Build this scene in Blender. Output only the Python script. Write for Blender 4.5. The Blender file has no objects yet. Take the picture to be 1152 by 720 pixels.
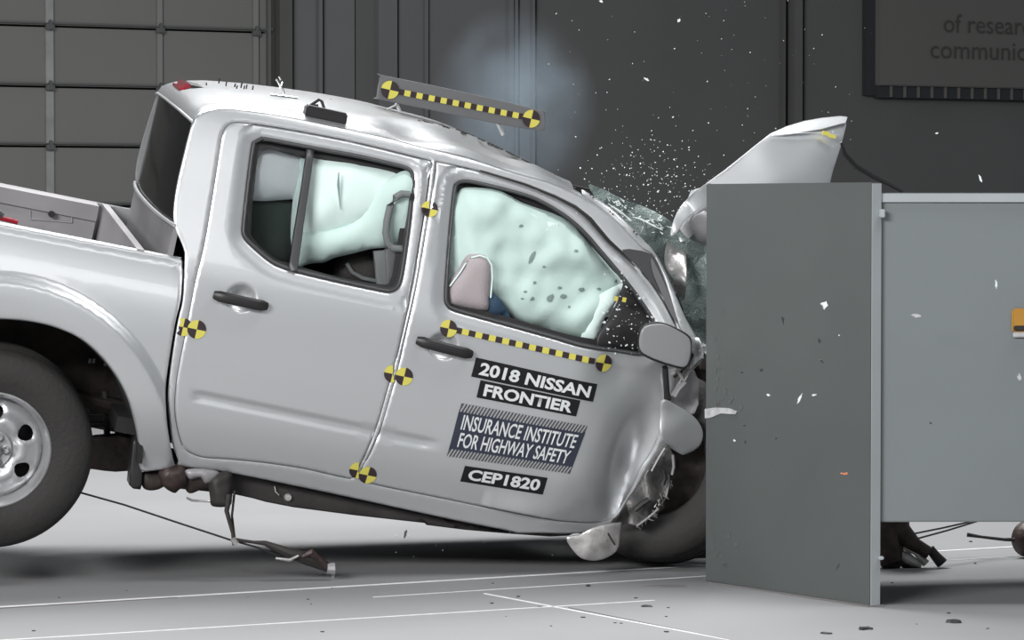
import bpy, bmesh, math, random
import numpy as np
from mathutils import Vector, Matrix, noise
from mathutils.geometry import delaunay_2d_cdt

S = bpy.context.scene
COL = S.collection
R = math.radians
FPX, CAMH = 3830.0, 1.42
PITCH = math.atan(123 / FPX)

# ------------------------------------------------------------------ camera
cam_d = bpy.data.cameras.new('camera'); cam = bpy.data.objects.new('camera', cam_d); COL.objects.link(cam)
cam_d.sensor_width = 36; cam_d.lens = FPX / 1152 * 36; cam_d.clip_end = 300
cam.location = (0, 0, CAMH); cam.rotation_euler = (math.pi / 2 - PITCH, 0, 0)
S.camera = cam
# ------------------------------------------------------------------ world, lights, exposure
w = bpy.data.worlds.new('world'); S.world = w; w.use_nodes = True
w.node_tree.nodes['Background'].inputs[0].default_value = (.80, .90, 1, 1)
w.node_tree.nodes['Background'].inputs[1].default_value = .15
S.view_settings.view_transform = 'Standard'; S.view_settings.look = 'None'
S.view_settings.gamma = 1; S.view_settings.exposure = 0; S.view_settings.use_curve_mapping = False


def area(name, loc, aim, sx, sy, power, col=(1, 1, 1)):
    d = bpy.data.lights.new(name, 'AREA'); d.shape = 'RECTANGLE'; d.size = sx; d.size_y = sy
    d.energy = power; d.color = col
    o = bpy.data.objects.new(name, d); COL.objects.link(o); o.location = loc
    o.rotation_euler = (Vector(aim) - Vector(loc)).to_track_quat('-Z', 'Y').to_euler()
    return o


area('overhead_light', (-1.5, 17.0, 7.5), (-.8, 16.6, 0), 6, 3.0, 1250)
area('overhead_light', (3.6, 11.5, 7.5), (3.6, 12.0, 0), 3, 2.5, 330)
area('front_light', (-8.6, -2, 6.9), (-1.8, 13.0, 1.0), 8, 3.0, 3050)
area('front_light', (4.5, -3.0, 6.5), (1.4, 13, .8), 4, 2, 250)


# ------------------------------------------------------------------ materials
def mat(name, col, rough=.5, metal=0., coat=0., bump=0., bscale=30., var=0., vscale=3., spec=.5, trans=0., alpha=1., stretch=None):
    m = bpy.data.materials.new(name); m.use_nodes = True
    nt = m.node_tree; b = nt.nodes['Principled BSDF']
    b.inputs['Base Color'].default_value = (*col, 1); b.inputs['Roughness'].default_value = rough
    b.inputs['Metallic'].default_value = metal; b.inputs['Coat Weight'].default_value = coat
    b.inputs['Coat Roughness'].default_value = .06
    b.inputs['Specular IOR Level'].default_value = spec
    b.inputs['Transmission Weight'].default_value = trans; b.inputs['Alpha'].default_value = alpha
    tc = nt.nodes.new('ShaderNodeTexCoord'); src = tc.outputs['Object']
    if stretch:
        mp = nt.nodes.new('ShaderNodeMapping'); mp.inputs['Scale'].default_value = stretch
        nt.links.new(src, mp.inputs[0]); src = mp.outputs[0]
    if var:
        n = nt.nodes.new('ShaderNodeTexNoise'); n.inputs['Scale'].default_value = vscale; n.inputs['Detail'].default_value = 5
        nt.links.new(src, n.inputs['Vector'])
        r = nt.nodes.new('ShaderNodeMapRange'); r.inputs['From Min'].default_value = .3; r.inputs['From Max'].default_value = .7
        r.inputs['To Min'].default_value = 1 - var; r.inputs['To Max'].default_value = 1 + var
        nt.links.new(n.outputs['Fac'], r.inputs['Value'])
        mx = nt.nodes.new('ShaderNodeVectorMath'); mx.operation = 'SCALE'; mx.inputs[0].default_value = col
        nt.links.new(r.outputs[0], mx.inputs['Scale']); nt.links.new(mx.outputs[0], b.inputs['Base Color'])
    if bump:
        n = nt.nodes.new('ShaderNodeTexNoise'); n.inputs['Scale'].default_value = bscale; n.inputs['Detail'].default_value = 4
        nt.links.new(src, n.inputs['Vector'])
        bp = nt.nodes.new('ShaderNodeBump'); bp.inputs['Strength'].default_value = bump; bp.inputs['Distance'].default_value = .01
        nt.links.new(n.outputs['Fac'], bp.inputs['Height']); nt.links.new(bp.outputs[0], b.inputs['Normal'])
    return m


M = dict(
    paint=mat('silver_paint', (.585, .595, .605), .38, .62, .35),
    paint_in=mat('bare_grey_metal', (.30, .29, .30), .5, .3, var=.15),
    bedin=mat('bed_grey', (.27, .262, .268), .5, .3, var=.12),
    black=mat('black_plastic', (.018, .017, .018), .45),
    trim=mat('dark_trim', (.05, .05, .052), .45),
    rubber=mat('rubber', (.022, .020, .019), .75, bump=.3, bscale=60, var=.2),
    under=mat('rusty_underbody', (.035, .026, .022), .7, .2, bump=.6, bscale=25, var=.5, vscale=12),
    rail=mat('frame_steel', (.03, .026, .025), .6, .2, bump=.2, var=.3, vscale=8),
    steel=mat('wheel_steel', (.50, .50, .51), .38, .7),
    chrome=mat('nut_steel', (.6, .6, .6), .25, .9),
    bright=mat('bare_steel', (.55, .53, .52), .35, .6, bump=.4, var=.3, vscale=20),
    bag=mat('airbag_fabric', (.57, .72, .67), .85, bump=.25, bscale=9, var=.05, vscale=4),
    bagw=mat('airbag_fabric_pale', (.72, .86, .82), .85, bump=.15, bscale=7, var=.04),
    shred=mat('torn_dark_metal', (.085, .082, .08), .45, .4, bump=.6, var=.4, vscale=25),
    bagg=mat('airbag_fabric_grey', (.74, .77, .79), .85, bump=.1, bscale=7),
    smudge=mat('grey_smudge', (.22, .29, .28), .9),
    seat=mat('seat_cloth', (.42, .37, .38), .9, bump=.3, bscale=200),
    seatd=mat('dark_seat_cloth', (.045, .042, .04), .9, bump=.3, bscale=120),
    green=mat('green_grey_seat', (.035, .05, .042), .85, var=.15, vscale=4),
    navy=mat('navy_cloth', (.02, .05, .09), .8),
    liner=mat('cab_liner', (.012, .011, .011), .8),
    dgray=mat('grab_handle_grey', (.16, .17, .17), .6),
    yellow=mat('target_yellow', (.62, .56, .10), .55),
    tblack=mat('target_black', (.03, .018, .022), .5),
    label=mat('label_black', (.022, .022, .026), .5),
    navylab=mat('label_slate', (.075, .085, .125), .5),
    white=mat('lettering_white', (.66, .67, .68), .55),
    film=mat('grey_film', (.17, .17, .185), .5),
    board=mat('grey_board', (.13, .13, .135), .5),
    red=mat('red_lens', (.30, .012, .025), .2, coat=.8),
    glassd=mat('dark_rear_glass', (.008, .007, .007), .08, spec=.6),
    mirror=mat('mirror_face', (.30, .30, .31), .3, .2),
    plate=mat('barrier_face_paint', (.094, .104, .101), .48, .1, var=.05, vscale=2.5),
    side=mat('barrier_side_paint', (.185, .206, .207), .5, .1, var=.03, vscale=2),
    edge=mat('barrier_edge_paint', (.40, .43, .44), .45, .2, var=.05),
    amber=mat('amber_plastic', (.42, .21, .03), .4),
    scuff=mat('pale_scuff', (.45, .45, .45), .7, var=.2, vscale=30),
    floor=mat('painted_floor', (.262, .262, .267), .65, var=.035, vscale=1.2, spec=.3),
    line=mat('floor_line_white', (.78, .77, .77), .6, var=.1, vscale=20),
    joint=mat('floor_joint_dark', (.16, .15, .15), .7),
    wall=mat('wall_grey', (.148, .148, .15), .8, var=.05, vscale=.8),
    walld=mat('wall_dark', (.122, .121, .119), .8, var=.06, vscale=.8),
    wallb=mat('wall_brown', (.10, .098, .092), .8, var=.05),
    door=mat('door_panel_grey', (.178, .175, .166), .75, var=.03, vscale=1),
    stile2=mat('door_stile_plain', (.215, .22, .212), .6),
    stile=mat('door_stile', (.31, .32, .31), .6, .2, var=.15, vscale=6),
    hinge=mat('door_hinge', (.11, .11, .11), .6),
    signf=mat('sign_face', (.145, .14, .132), .6),
    signt=mat('sign_letter', (.07, .067, .062), .6),
    skirt=mat('sign_skirt', (.035, .037, .042), .6),
    copper=mat('copper_chip', (.6, .2, .08), .5),
    chip=mat('black_chip', (.03, .03, .032), .5),
    pale=mat('pale_chip', (.75, .78, .78), .4),
    maroon=mat('maroon_dirty_steel', (.045, .030, .028), .5, .3, bump=.5, var=.5, vscale=25),
)
# clear quarter glass and crazed windshield glass
m = mat('quarter_glass', (.93, .95, .95), .04, trans=1); M['glass'] = m
m.node_tree.nodes['Principled BSDF'].inputs['IOR'].default_value = 1.12
m = mat('crazed_glass', (.25, .36, .335), .22, bump=1., bscale=70, coat=.4, alpha=.72); M['crazed'] = m
nt = m.node_tree; b = nt.nodes['Principled BSDF']
v = nt.nodes.new('ShaderNodeTexVoronoi'); v.feature = 'DISTANCE_TO_EDGE'; v.inputs['Scale'].default_value = 110
rp = nt.nodes.new('ShaderNodeValToRGB'); rp.color_ramp.elements[0].position = .0; rp.color_ramp.elements[0].color = (.46, .53, .51, 1)
rp.color_ramp.elements[1].position = .09; rp.color_ramp.elements[1].color = (.20, .255, .243, 1)
tc = nt.nodes.new('ShaderNodeTexCoord'); nt.links.new(tc.outputs['Object'], v.inputs['Vector'])
nt.links.new(v.outputs['Distance'], rp.inputs[0]); nt.links.new(rp.outputs[0], b.inputs['Base Color'])

# ------------------------------------------------------------------ photograph geometry: rays through the lens
C = Vector((0, 0, CAMH)); CR = Vector((1, 0, 0))
CF = Vector((0, math.cos(PITCH), -math.sin(PITCH))); CU = Vector((0, math.sin(PITCH), math.cos(PITCH)))


def ray(u, v): return CF + CR * ((u - 576) / FPX) + CU * ((360 - v) / FPX)


PSI, TH, RO = R(13), R(11.6), R(6.5)
F = Vector((math.cos(PSI) * math.cos(TH), math.sin(PSI) * math.cos(TH), -math.sin(TH)))
L0 = Vector((-math.sin(PSI), math.cos(PSI), 0)); U0 = F.cross(L0)
L = math.cos(RO) * L0 + math.sin(RO) * U0; U = -math.sin(RO) * L0 + math.cos(RO) * U0
O = C + ray(-9, 507) * 12.75
TM = Matrix(((F.x, L.x, U.x, O.x), (F.y, L.y, U.y, O.y), (F.z, L.z, U.z, O.z), (0, 0, 0, 1)))


def fu(u, v, l=0):
    d = ray(u, v); t = ((O + L * l - C).dot(L)) / d.dot(L); p = C + d * t - O
    return p.dot(F), p.dot(U)


def fus(p, lf):           # a photo point onto the side surface l = lf(f, u)
    l = 0.
    for _ in range(5):
        f, u = fu(p[0], p[1], l); l = float(lf(f, u, 1.)) if callable(lf) else lf
    return f, u


def P(u, v, l):           # truck point at lateral depth l
    f, h = fu(u, v, l); return Vector((f, l, h))


def WP(u, v, y):          # world point at depth y
    d = ray(u, v); return C + d * (y / d.y)


def gp(u, v, z=0.):       # world point at height z
    d = ray(u, v); return C + d * ((z - CAMH) / d.z)


# ------------------------------------------------------------------ object helpers
def tag(o, label=None, cat=None, group=None, kind=None):
    if label: o['label'] = label
    if cat: o['category'] = cat
    if group: o['group'] = group
    if kind: o['kind'] = kind
    return o


def empty(name, mtx=None, parent=None):
    o = bpy.data.objects.new(name, None); o.empty_display_size = .2; COL.objects.link(o)
    if mtx is not None: o.matrix_world = mtx
    if parent: o.parent = parent
    return o


def link(name, bm, m, parent=None, smooth=35, loc=None):
    me = bpy.data.meshes.new(name)
    if loc is not None:
        bmesh.ops.translate(bm, verts=bm.verts, vec=-Vector(loc))
    bm.to_mesh(me); bm.free()
    for x in (m if isinstance(m, (list, tuple)) else [m]): me.materials.append(x)
    if smooth:
        me.polygons.foreach_set('use_smooth', [True] * len(me.polygons))
        me.set_sharp_from_angle(angle=R(smooth))
    o = bpy.data.objects.new(name, me); COL.objects.link(o)
    if parent: o.parent = parent
    if loc is not None: o.location = loc
    return o


def box(bm, c, s, rot=None, mi=0, bev=0):
    M4 = Matrix.Translation(c) @ (rot.to_4x4() if rot else Matrix()) @ Matrix.Diagonal((*s, 1))
    r = bmesh.ops.create_cube(bm, size=1, matrix=M4)
    fs = set(f for v in r['verts'] for f in v.link_faces)
    for f in fs: f.material_index = mi
    if bev:
        bmesh.ops.bevel(bm, geom=list(set(e for v in r['verts'] for e in v.link_edges)), offset=bev, segments=2, affect='EDGES')
    return bm


def tube(bm, pts, r, n=8, flat=1.):
    pts = [Vector(p) for p in pts]; rings = []
    for i, p in enumerate(pts):
        t = (pts[min(i + 1, len(pts) - 1)] - pts[max(i - 1, 0)]).normalized()
        a = t.cross(Vector((0, 0, 1)) if abs(t.z) < .9 else Vector((1, 0, 0))).normalized(); b2 = t.cross(a)
        rr = r[i] if isinstance(r, (list, tuple)) else r
        rings.append([bm.verts.new(p + a * (rr * flat * math.cos(k * 2 * math.pi / n)) + b2 * (rr * math.sin(k * 2 * math.pi / n))) for k in range(n)])
    for A, B in zip(rings, rings[1:]):
        for k in range(n): bm.faces.new((A[k], A[(k + 1) % n], B[(k + 1) % n], B[k]))
    bm.faces.new(rings[0][::-1]); bm.faces.new(rings[-1])
    bmesh.ops.recalc_face_normals(bm, faces=bm.faces)
    return bm


def lathe(bm, prof, mtx, n=64, a0=0., a1=2 * math.pi, mi=0):
    full = abs(a1 - a0 - 2 * math.pi) < 1e-6; rings = []
    for k in range(n if full else n + 1):
        a = a0 + (a1 - a0) * k / n
        rings.append([bm.verts.new(mtx @ Vector((r * math.cos(a), y, r * math.sin(a)))) for r, y in prof])
    m_ = len(rings)
    for k in range(m_ if full else m_ - 1):
        A, B = rings[k], rings[(k + 1) % m_]
        for i in range(len(prof) - 1):
            f = bm.faces.new((A[i], A[i + 1], B[i + 1], B[i])); f.material_index = mi
    return bm


def cr(pts, n=5):         # closed Catmull-Rom; repeat a point to make it a sharp corner
    out = []; N = len(pts); P_ = [np.array(p, float) for p in pts]
    for i in range(N):
        p0, p1, p2, p3 = P_[i - 1], P_[i], P_[(i + 1) % N], P_[(i + 2) % N]
        if np.allclose(p1, p2): continue
        if np.allclose(p0, p1): p0 = p1 - (p2 - p1)
        if np.allclose(p3, p2): p3 = p2 + (p2 - p1)
        for k in range(n):
            t = k / n
            out.append(tuple(.5 * ((2 * p1) + (-p0 + p2) * t + (2 * p0 - 5 * p1 + 4 * p2 - p3) * t * t + (-p0 + 3 * p1 - 3 * p2 + p3) * t ** 3)))
    return out


def resample(poly, s):
    out = []
    for i, p in enumerate(poly):
        q = poly[(i + 1) % len(poly)]; d = math.dist(p, q)
        if d < 1e-5: continue
        k = max(1, int(math.ceil(d / s)))
        for j in range(k): out.append((p[0] + (q[0] - p[0]) * j / k, p[1] + (q[1] - p[1]) * j / k))
    return out


def sarea(p): return .5 * sum(p[i - 1][0] * p[i][1] - p[i][0] * p[i - 1][1] for i in range(len(p)))


def offset(poly, d):      # inward offset of a closed polygon (d > 0 shrinks)
    if sarea(poly) < 0: poly = poly[::-1]
    out = []; N = len(poly)
    for i in range(N):
        a, b_, c = (Vector(poly[i - 1]), Vector(poly[i]), Vector(poly[(i + 1) % N]))
        t = ((b_ - a).normalized() + (c - b_).normalized())
        if t.length < 1e-6: t = c - b_
        t.normalize(); out.append((b_.x - t.y * d, b_.y + t.x * d))
    return out


def inside(pts, poly):
    x, y = pts[:, 0], pts[:, 1]; c = np.zeros(len(pts), bool); p = np.array(poly); q = np.roll(p, -1, 0)
    for (x1, y1), (x2, y2) in zip(p, q):
        if y1 == y2: continue
        c ^= ((y1 > y) != (y2 > y)) & (x < (x2 - x1) * (y - y1) / (y2 - y1) + x1)
    return c


def edist(pts, loops):
    d = np.full(len(pts), 9.)
    for lp in loops:
        p = np.array(lp); q = np.roll(p, -1, 0)
        for a, b_ in zip(p, q):
            ab = b_ - a; L2 = max(ab @ ab, 1e-12); t = np.clip(((pts - a) @ ab) / L2, 0, 1)
            d = np.minimum(d, np.hypot(*(pts - (a + t[:, None] * ab)).T))
    return d


def panel(name, m, outer, holes=(), lf=0., thick=.012, sp=.035, edge=.004, ring=.007, parent=None, space='px', back=None, smooth=60, bm_out=None, rings=(), feat=(), featex=None, wn=True):
    lfn = lf if callable(lf) else (lambda f, u, d: lf)
    conv = (lambda pl: [fus(p, lfn) for p in pl]) if space == 'px' else (lambda pl: list(pl))
    loops = []
    for k, pl in enumerate([outer] + list(holes)):
        q = conv(pl)
        if (sarea(q) < 0) == (k == 0): q = q[::-1]
        loops.append(resample(q, sp))
    O_, H_ = loops[0], loops[1:]
    pts = []; edges = []
    for lp in loops:
        b0 = len(pts); pts += lp; edges += [(b0 + i, b0 + (i + 1) % len(lp)) for i in range(len(lp))]
    A = np.array(O_); extra = []
    if ring:
        for k, lp in enumerate(loops):
            N = len(lp)
            for i in range(N):
                a, c = Vector(lp[i - 1]), Vector(lp[(i + 1) % N]); t = (c - a)
                if t.length < 1e-6: continue
                t.normalize(); extra.append((lp[i][0] - t.y * ring, lp[i][1] + t.x * ring))
    n_ring = len(extra)
    for rd_ in rings:
        for lp in loops:
            N = len(lp)
            for i in range(N):
                a, c = Vector(lp[i - 1]), Vector(lp[(i + 1) % N]); t = (c - a)
                if t.length < 1e-6: continue
                t.normalize(); q_ = (lp[i][0] - t.y * rd_, lp[i][1] + t.x * rd_)
                extra.append(q_)
    n_rr = len(extra); extra += list(feat); n_ft = len(extra)
    gx = np.arange(A[:, 0].min(), A[:, 0].max(), sp); gy = np.arange(A[:, 1].min(), A[:, 1].max(), sp)
    for j, y in enumerate(gy):
        for x in gx:
            q_ = (x + (sp / 2 if j % 2 else 0), y)
            if featex is None or not featex(*q_): extra.append(q_)
    if extra:
        E_ = np.array(extra); ok = inside(E_, O_)
        for h in H_: ok &= ~inside(E_, h)
        de = edist(E_, loops)
        ok[:n_ring] &= de[:n_ring] > ring * .7
        rq = np.repeat(np.array(list(rings) or [0.]), 1)
        k0 = n_ring
        for rd_ in rings:
            k1 = k0 + (n_rr - n_ring) // len(rings); ok[k0:k1] &= de[k0:k1] > rd_ * .85; k0 = k1
        ok[n_rr:n_ft] &= de[n_rr:n_ft] > max([ring * 1.6, .01] + [r_ * 1.1 for r_ in rings])
        ok[n_ft:] &= de[n_ft:] > max([ring * 1.6, sp * .45] + [r_ + sp * .3 for r_ in rings])
        pts += [tuple(p) for p in E_[ok]]
    vs, es, fs, *_ = delaunay_2d_cdt([Vector(p) for p in pts], edges, [], 0, 1e-6)
    V2 = np.array([(v_.x, v_.y) for v_ in vs]); cen = np.array([V2[list(f)].mean(0) for f in fs])
    ok = inside(cen, O_)
    for h in H_: ok &= ~inside(cen, h)
    d = edist(V2, loops)
    bm = bm_out or bmesh.new()
    fl = []; bl = []
    for (x, y), dd in zip(V2, d):
        l = float(lfn(x, y, dd))
        if ring and dd < ring: l += edge * (1 - math.sqrt(max(0, 1 - (1 - dd / ring) ** 2)))
        fl.append(bm.verts.new((x, l, y)))
        bl.append(bm.verts.new((x, (back(x, y, dd) if back else l + thick + (0 if dd > 1e-5 else 0)), y)))
    cnt = {}
    for f, k in zip(fs, ok):
        if not k: continue
        f = list(f)
        a2 = sarea([tuple(V2[i]) for i in f])
        if abs(a2) < 1e-10: continue
        if a2 < 0: f = f[::-1]
        try:
            bm.faces.new([fl[i] for i in f]); bm.faces.new([bl[i] for i in f[::-1]])
        except ValueError:
            continue
        for i in range(len(f)):
            e = (f[i], f[(i + 1) % len(f)]); cnt[e] = 1
    for (a, b_) in list(cnt):
        if (b_, a) not in cnt:
            try: bm.faces.new((fl[b_], fl[a], bl[a], bl[b_]))
            except ValueError: pass
    bmesh.ops.delete(bm, geom=[v_ for v_ in bm.verts if not v_.link_faces], context='VERTS')
    if bm_out: return bm
    o = link(name, bm, m, parent, smooth)
    if wn and ring:
        md = o.modifiers.new('normals', 'WEIGHTED_NORMAL'); md.keep_sharp = True; md.weight = 80
    return o


def nz(x, y, z=0.): return noise.noise(Vector((x, y, z)))


def sst(a, b_, x):
    t = min(1, max(0, (x - a) / (b_ - a))); return t * t * (3 - 2 * t)


# ================================================================== SETTING
def flatbox(name, m, x0, x1, y0, y1, z0, z1, parent=None):
    bm = bmesh.new(); box(bm, ((x0 + x1) / 2, (y0 + y1) / 2, (z0 + z1) / 2), (x1 - x0, y1 - y0, z1 - z0)); return link(name, bm, m, parent, 0)


tag(flatbox('floor', M['floor'], -45, 60, -12, 70, -.2, 0), kind='structure')
flo = S.objects['floor']
WY = R(30.5); WD = Vector((math.cos(WY), math.sin(WY), 0)); WN = Vector((WD.y, -WD.x, 0))  # wall direction, normal to camera
W0 = Vector((-4.08, 30.0, 0))


def strip(name, m, p, q, wd, h=.002):
    d = (q - p); n = Vector((-d.y, d.x, 0)).normalized(); bm = bmesh.new()
    vs = [bm.verts.new(v_ + Vector((0, 0, h))) for v_ in (p - n * wd / 2, q - n * wd / 2, q + n * wd / 2, p + n * wd / 2)]
    f = bm.faces.new(vs); r = bmesh.ops.extrude_face_region(bm, geom=[f])
    bmesh.ops.translate(bm, verts=[x for x in r['geom'] if isinstance(x, bmesh.types.BMVert)], vec=(0, 0, -h))
    bmesh.ops.recalc_face_normals(bm, faces=bm.faces)
    return link(name, bm, m, flo, 0)


def ext(a, b_, s, e):
    A, B = gp(*a), gp(*b_); d = (B - A).normalized(); return A - d * s, B + d * e


for a, b_, s, e, wd, k in [((0, 683), (640, 645), 6, 14, .022, 'line'), ((0, 684.6), (200, 672.4), 2, 0, .008, 'joint'),
                           ((60, 717), (600, 684), 6, .5, .010, 'line'), ((420, 672), (640, 658), 0, 6, .006, 'line'),
                           ((545, 668), (830, 722), 0, 5, .010, 'line'), ((640, 684), (840, 724), 0, 5, .005, 'joint')]:
    p, q = ext(a, b_, s, e); strip('floor_line' if k == 'line' else 'floor_joint', M[k], p, q, wd, .002 if k == 'line' else .0025)


# ---- back wall in its own frame: x along the wall, y away, z up
WM = Matrix(((WD.x, -WN.x, 0, W0.x), (WD.y, -WN.y, 0, W0.y), (0, 0, 1, 0), (0, 0, 0, 1)))


def wx(u, v=60, off=0.):
    d = ray(u, v); Q = W0 + WN * off; t = (Q - C).dot(WN) / d.dot(WN); p = C + d * t
    return (p - W0).dot(WD), p.z


wall = empty('wall_back', WM); wall['kind'] = 'structure'
bm = bmesh.new(); box(bm, (15, .35, 4.5), (70, .3, 9.4)); link('backing', bm, M['walld'], wall, 0)


def wbox(name, m, u0, u1, off, th=.12, z0=0., z1=9., parent=wall, bev=0):
    a, b_ = wx(u0, 60, off)[0], wx(u1, 60, off)[0]; bm = bmesh.new()
    box(bm, ((a + b_) / 2, -off + th / 2, (z0 + z1) / 2), (b_ - a, th, z1 - z0), bev=bev); return link(name, bm, m, parent, 0)


for u0, u1, off, k in [(305, 314, .02, 'walld'), (315, 329, .14, 'wallb'), (331, 358, .05, 'wall'), (359, 363, .12, 'wall'), (365, 399, .05, 'wall'),
                       (400, 424, .02, 'walld'), (426, 447, .12, 'wall'), (449, 476, .06, 'wall'), (478, 482, .10, 'wall'), (483, 572, .05, 'wall'), (573, 578, .13, 'wall'),
                       (580, 583, .13, 'wall'), (585, 597, .08, 'wall'), (599, 602, .13, 'wall'), (604, 880, .05, 'walld'),
                       (881, 884, .12, 'wallb'), (894, 903, .15, 'walld'), (905, 1700, .05, 'walld'), (-1500, -400, .05, 'wall')]:
    wbox('wall_panel', M[k], u0, u1, off)

dr = empty('door_1', WM); dr['kind'] = 'structure'
cols = [-400, -270, -140, -68, 55, 179, 287, 302]
zrow = [wx(55, v)[1] for v in (500, 436, 368, 300, 232, 165, 98, 30, -38, -106, -174)]
zrow[0] = .02
for i in range(len(cols) - 1):
    for j in range(len(zrow) - 1):
        a, b_ = wx(cols[i])[0], wx(cols[i + 1])[0]; bm = bmesh.new()
        if zrow[j + 1] - zrow[j] < .1: continue
        box(bm, ((a + b_) / 2, -.03, (zrow[j] + zrow[j + 1]) / 2), (b_ - a - .004, .07, zrow[j + 1] - zrow[j] - .018), bev=.008)
        link('door_panel', bm, M['door'], dr, 0)
for z in zrow[1:]:
    bm = bmesh.new(); a, b_ = wx(cols[0])[0], wx(302)[0]
    box(bm, ((a + b_) / 2, -.075, z + .030), (b_ - a, .03, .018)); link('section_rail', bm, M['hinge'], dr, 0)
for u in cols[:-1]:
    a = wx(u, 60, .08)[0]
    for j in range(len(zrow) - 1):
        if zrow[j + 1] - zrow[j] < .1: continue
        wd = .072 if u in (55,) else .05
        bm = bmesh.new(); box(bm, (a, -.085, (zrow[j] + zrow[j + 1]) / 2), (wd, .03, zrow[j + 1] - zrow[j] - .06))
        link('stile', bm, M['stile'] if u == 55 else M['stile2'], dr, 0)
        bm = bmesh.new(); box(bm, (a, -.11, zrow[j + 1] - .01), (.085, .03, .055), bev=.008); box(bm, (a, -.12, zrow[j + 1] + .01), (.03, .04, .09), bev=.008)
        link('hinge', bm, M['hinge'], dr, 0)
wbox('door_track', M['walld'], 302, 305, .12, parent=dr)

# ---- wall sign
a0, z0 = wx(990, 96, .2); a1 = a0 + 4.2; z1 = z0 + 2.6
sg = empty('wall_sign', WM @ Matrix.Translation((a0, -.2, z0)))
tag(sg, 'large grey wall sign with dark lettering, at the top right behind the barrier', 'sign')
bm = bmesh.new(); box(bm, ((a1 - a0) / 2, .05, 1.3), (a1 - a0, .1, 2.6), bev=.01); link('board', bm, M['signf'], sg, 0)
bm = bmesh.new(); box(bm, ((a1 - a0) / 2, .08, -.06), (a1 - a0, .08, .12)); link('lower_skirt', bm, M['skirt'], sg, 0)
bm = bmesh.new(); box(bm, (-.06, .11, 1.25), (.12, .06, 2.7)); link('side_frame', bm, M['skirt'], sg, 0)
for k in range(24):
    bm = bmesh.new(); box(bm, (.16 + k * .172, .03, -.06), (.02, .03, .11)); link('skirt_rib', bm, M['signf'], sg, 0)


def text_mesh(body, bold=0., sx=1., align='LEFT', depth=0.):
    c = bpy.data.curves.new('t', 'FONT'); c.body = body; c.size = 1; c.offset = bold; c.align_x = align; c.resolution_u = 3; c.extrude = depth
    o = bpy.data.objects.new('t', c); COL.objects.link(o)
    dg = bpy.context.evaluated_depsgraph_get(); me = bpy.data.meshes.new_from_object(o.evaluated_get(dg))
    bpy.data.objects.remove(o); bpy.data.curves.remove(c)
    return me


def sign_text(body, p_l, p_r, hpx):
    me = text_mesh(body); xs = [v_.co.x for v_ in me.vertices]; x0, x1 = min(xs), max(xs)
    A = wx(*p_l, .2); B = wx(*p_r, .2); sc = (B[0] - A[0]) / (x1 - x0); hs = hpx
    bm = bmesh.new(); bm.from_mesh(me)
    for v_ in bm.verts: v_.co = Vector((A[0] - a0 + (v_.co.x - x0) * sc, -.012, A[1] - z0 + v_.co.y * hs))
    bpy.data.meshes.remove(me)
    link('lettering', bm, M['signt'], sg, 0)


sign_text('of research', (1061, 36), (1170, 36), .27)
sign_text('communications', (1046, 65), (1214, 65), .27)

# ================================================================== CRASH BARRIER
far_b = gp(793.5, 655); near_b = gp(979, 683)
pd = (near_b - far_b); pl_len = pd.length; pd.normalize(); pn = Vector((pd.y, -pd.x, 0))  # pn points to the truck side
if pn.x > 0: pn = -pn
ztop = .5 * ((WP(793, 207, far_b.y).z) + (WP(980, 205, near_b.y).z))
bar = empty('crash_barrier', Matrix.Translation((near_b.x, near_b.y, 0)))
tag(bar, 'massive grey steel crash barrier with flat face plate standing right of the truck', 'barrier')


def prism(name, m, foot, z0, z1, parent, org, bev=0.):
    bm = bmesh.new(); f = bm.faces.new([bm.verts.new((p.x - org.x, p.y - org.y, z0)) for p in foot])
    r = bmesh.ops.extrude_face_region(bm, geom=[f]); bmesh.ops.translate(bm, verts=[x for x in r['geom'] if isinstance(x, bmesh.types.BMVert)], vec=(0, 0, z1 - z0))
    bmesh.ops.recalc_face_normals(bm, faces=bm.faces)
    if bev: bmesh.ops.bevel(bm, geom=bm.edges[:], offset=bev, segments=2, affect='EDGES')
    return link(name, bm, m, parent, 30)


th = -pn * .042
prism('face_plate', M['plate'], [far_b, near_b, near_b + th, far_b + th], .004, ztop, bar, near_b, .003)
ip = near_b + th - pd * .02; ifp = far_b + th
zb = WP(1050, 587, ip.y + .01).z; zt = WP(1050, 217, ip.y + .01).z
body = [ip, ip + Vector((3.6, .02, 0)), ifp + Vector((3.6 * math.cos(R(12)), 3.6 * math.sin(R(12)), 0)), ifp + pd * .03]
prism('side_housing', M['side'], body, zb, zt, bar, near_b, .004)
bm = bmesh.new(); q = ip - near_b
box(bm, (q.x + 1.8, q.y - .004, zt - .018), (3.58, .012, .030)); link('top_flange', bm, M['edge'], bar, 0)
prism('edge_bead', M['edge'], [near_b + pd * .001, near_b + pd * .004, near_b + pd * .004 + th, near_b + pd * .001 + th], .006, ztop - .004, bar, near_b)
prism('plate_foot', M['joint'], [near_b - pn * .0 + pd * .0 + pn * .012, near_b + th + pd * .02 - pn * .01, near_b + th - pd * .25 - pn * .01, near_b - pd * .95 + pn * .012], .0, .006, bar, near_b)
# weld tabs and top hinge block
for vv, hh in ((240, .03), (628, .012)):
    z = WP(985, vv, near_b.y).z; p = near_b + th * .7 + pd * .004 - near_b
    bm = bmesh.new(); box(bm, (p.x + .012, p.y - .004, z), (.02, .02, hh), bev=.003); link('weld_tab', bm, M['edge'], bar, 0)
# rear support column far to the right
prism('support_column', M['side'], [near_b + Vector((3.0, .2, 0)), near_b + Vector((3.6, .2, 0)), near_b + Vector((3.6, 1.2, 0)), near_b + Vector((3.0, 1.2, 0))], 0, zb, bar, near_b)
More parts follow.
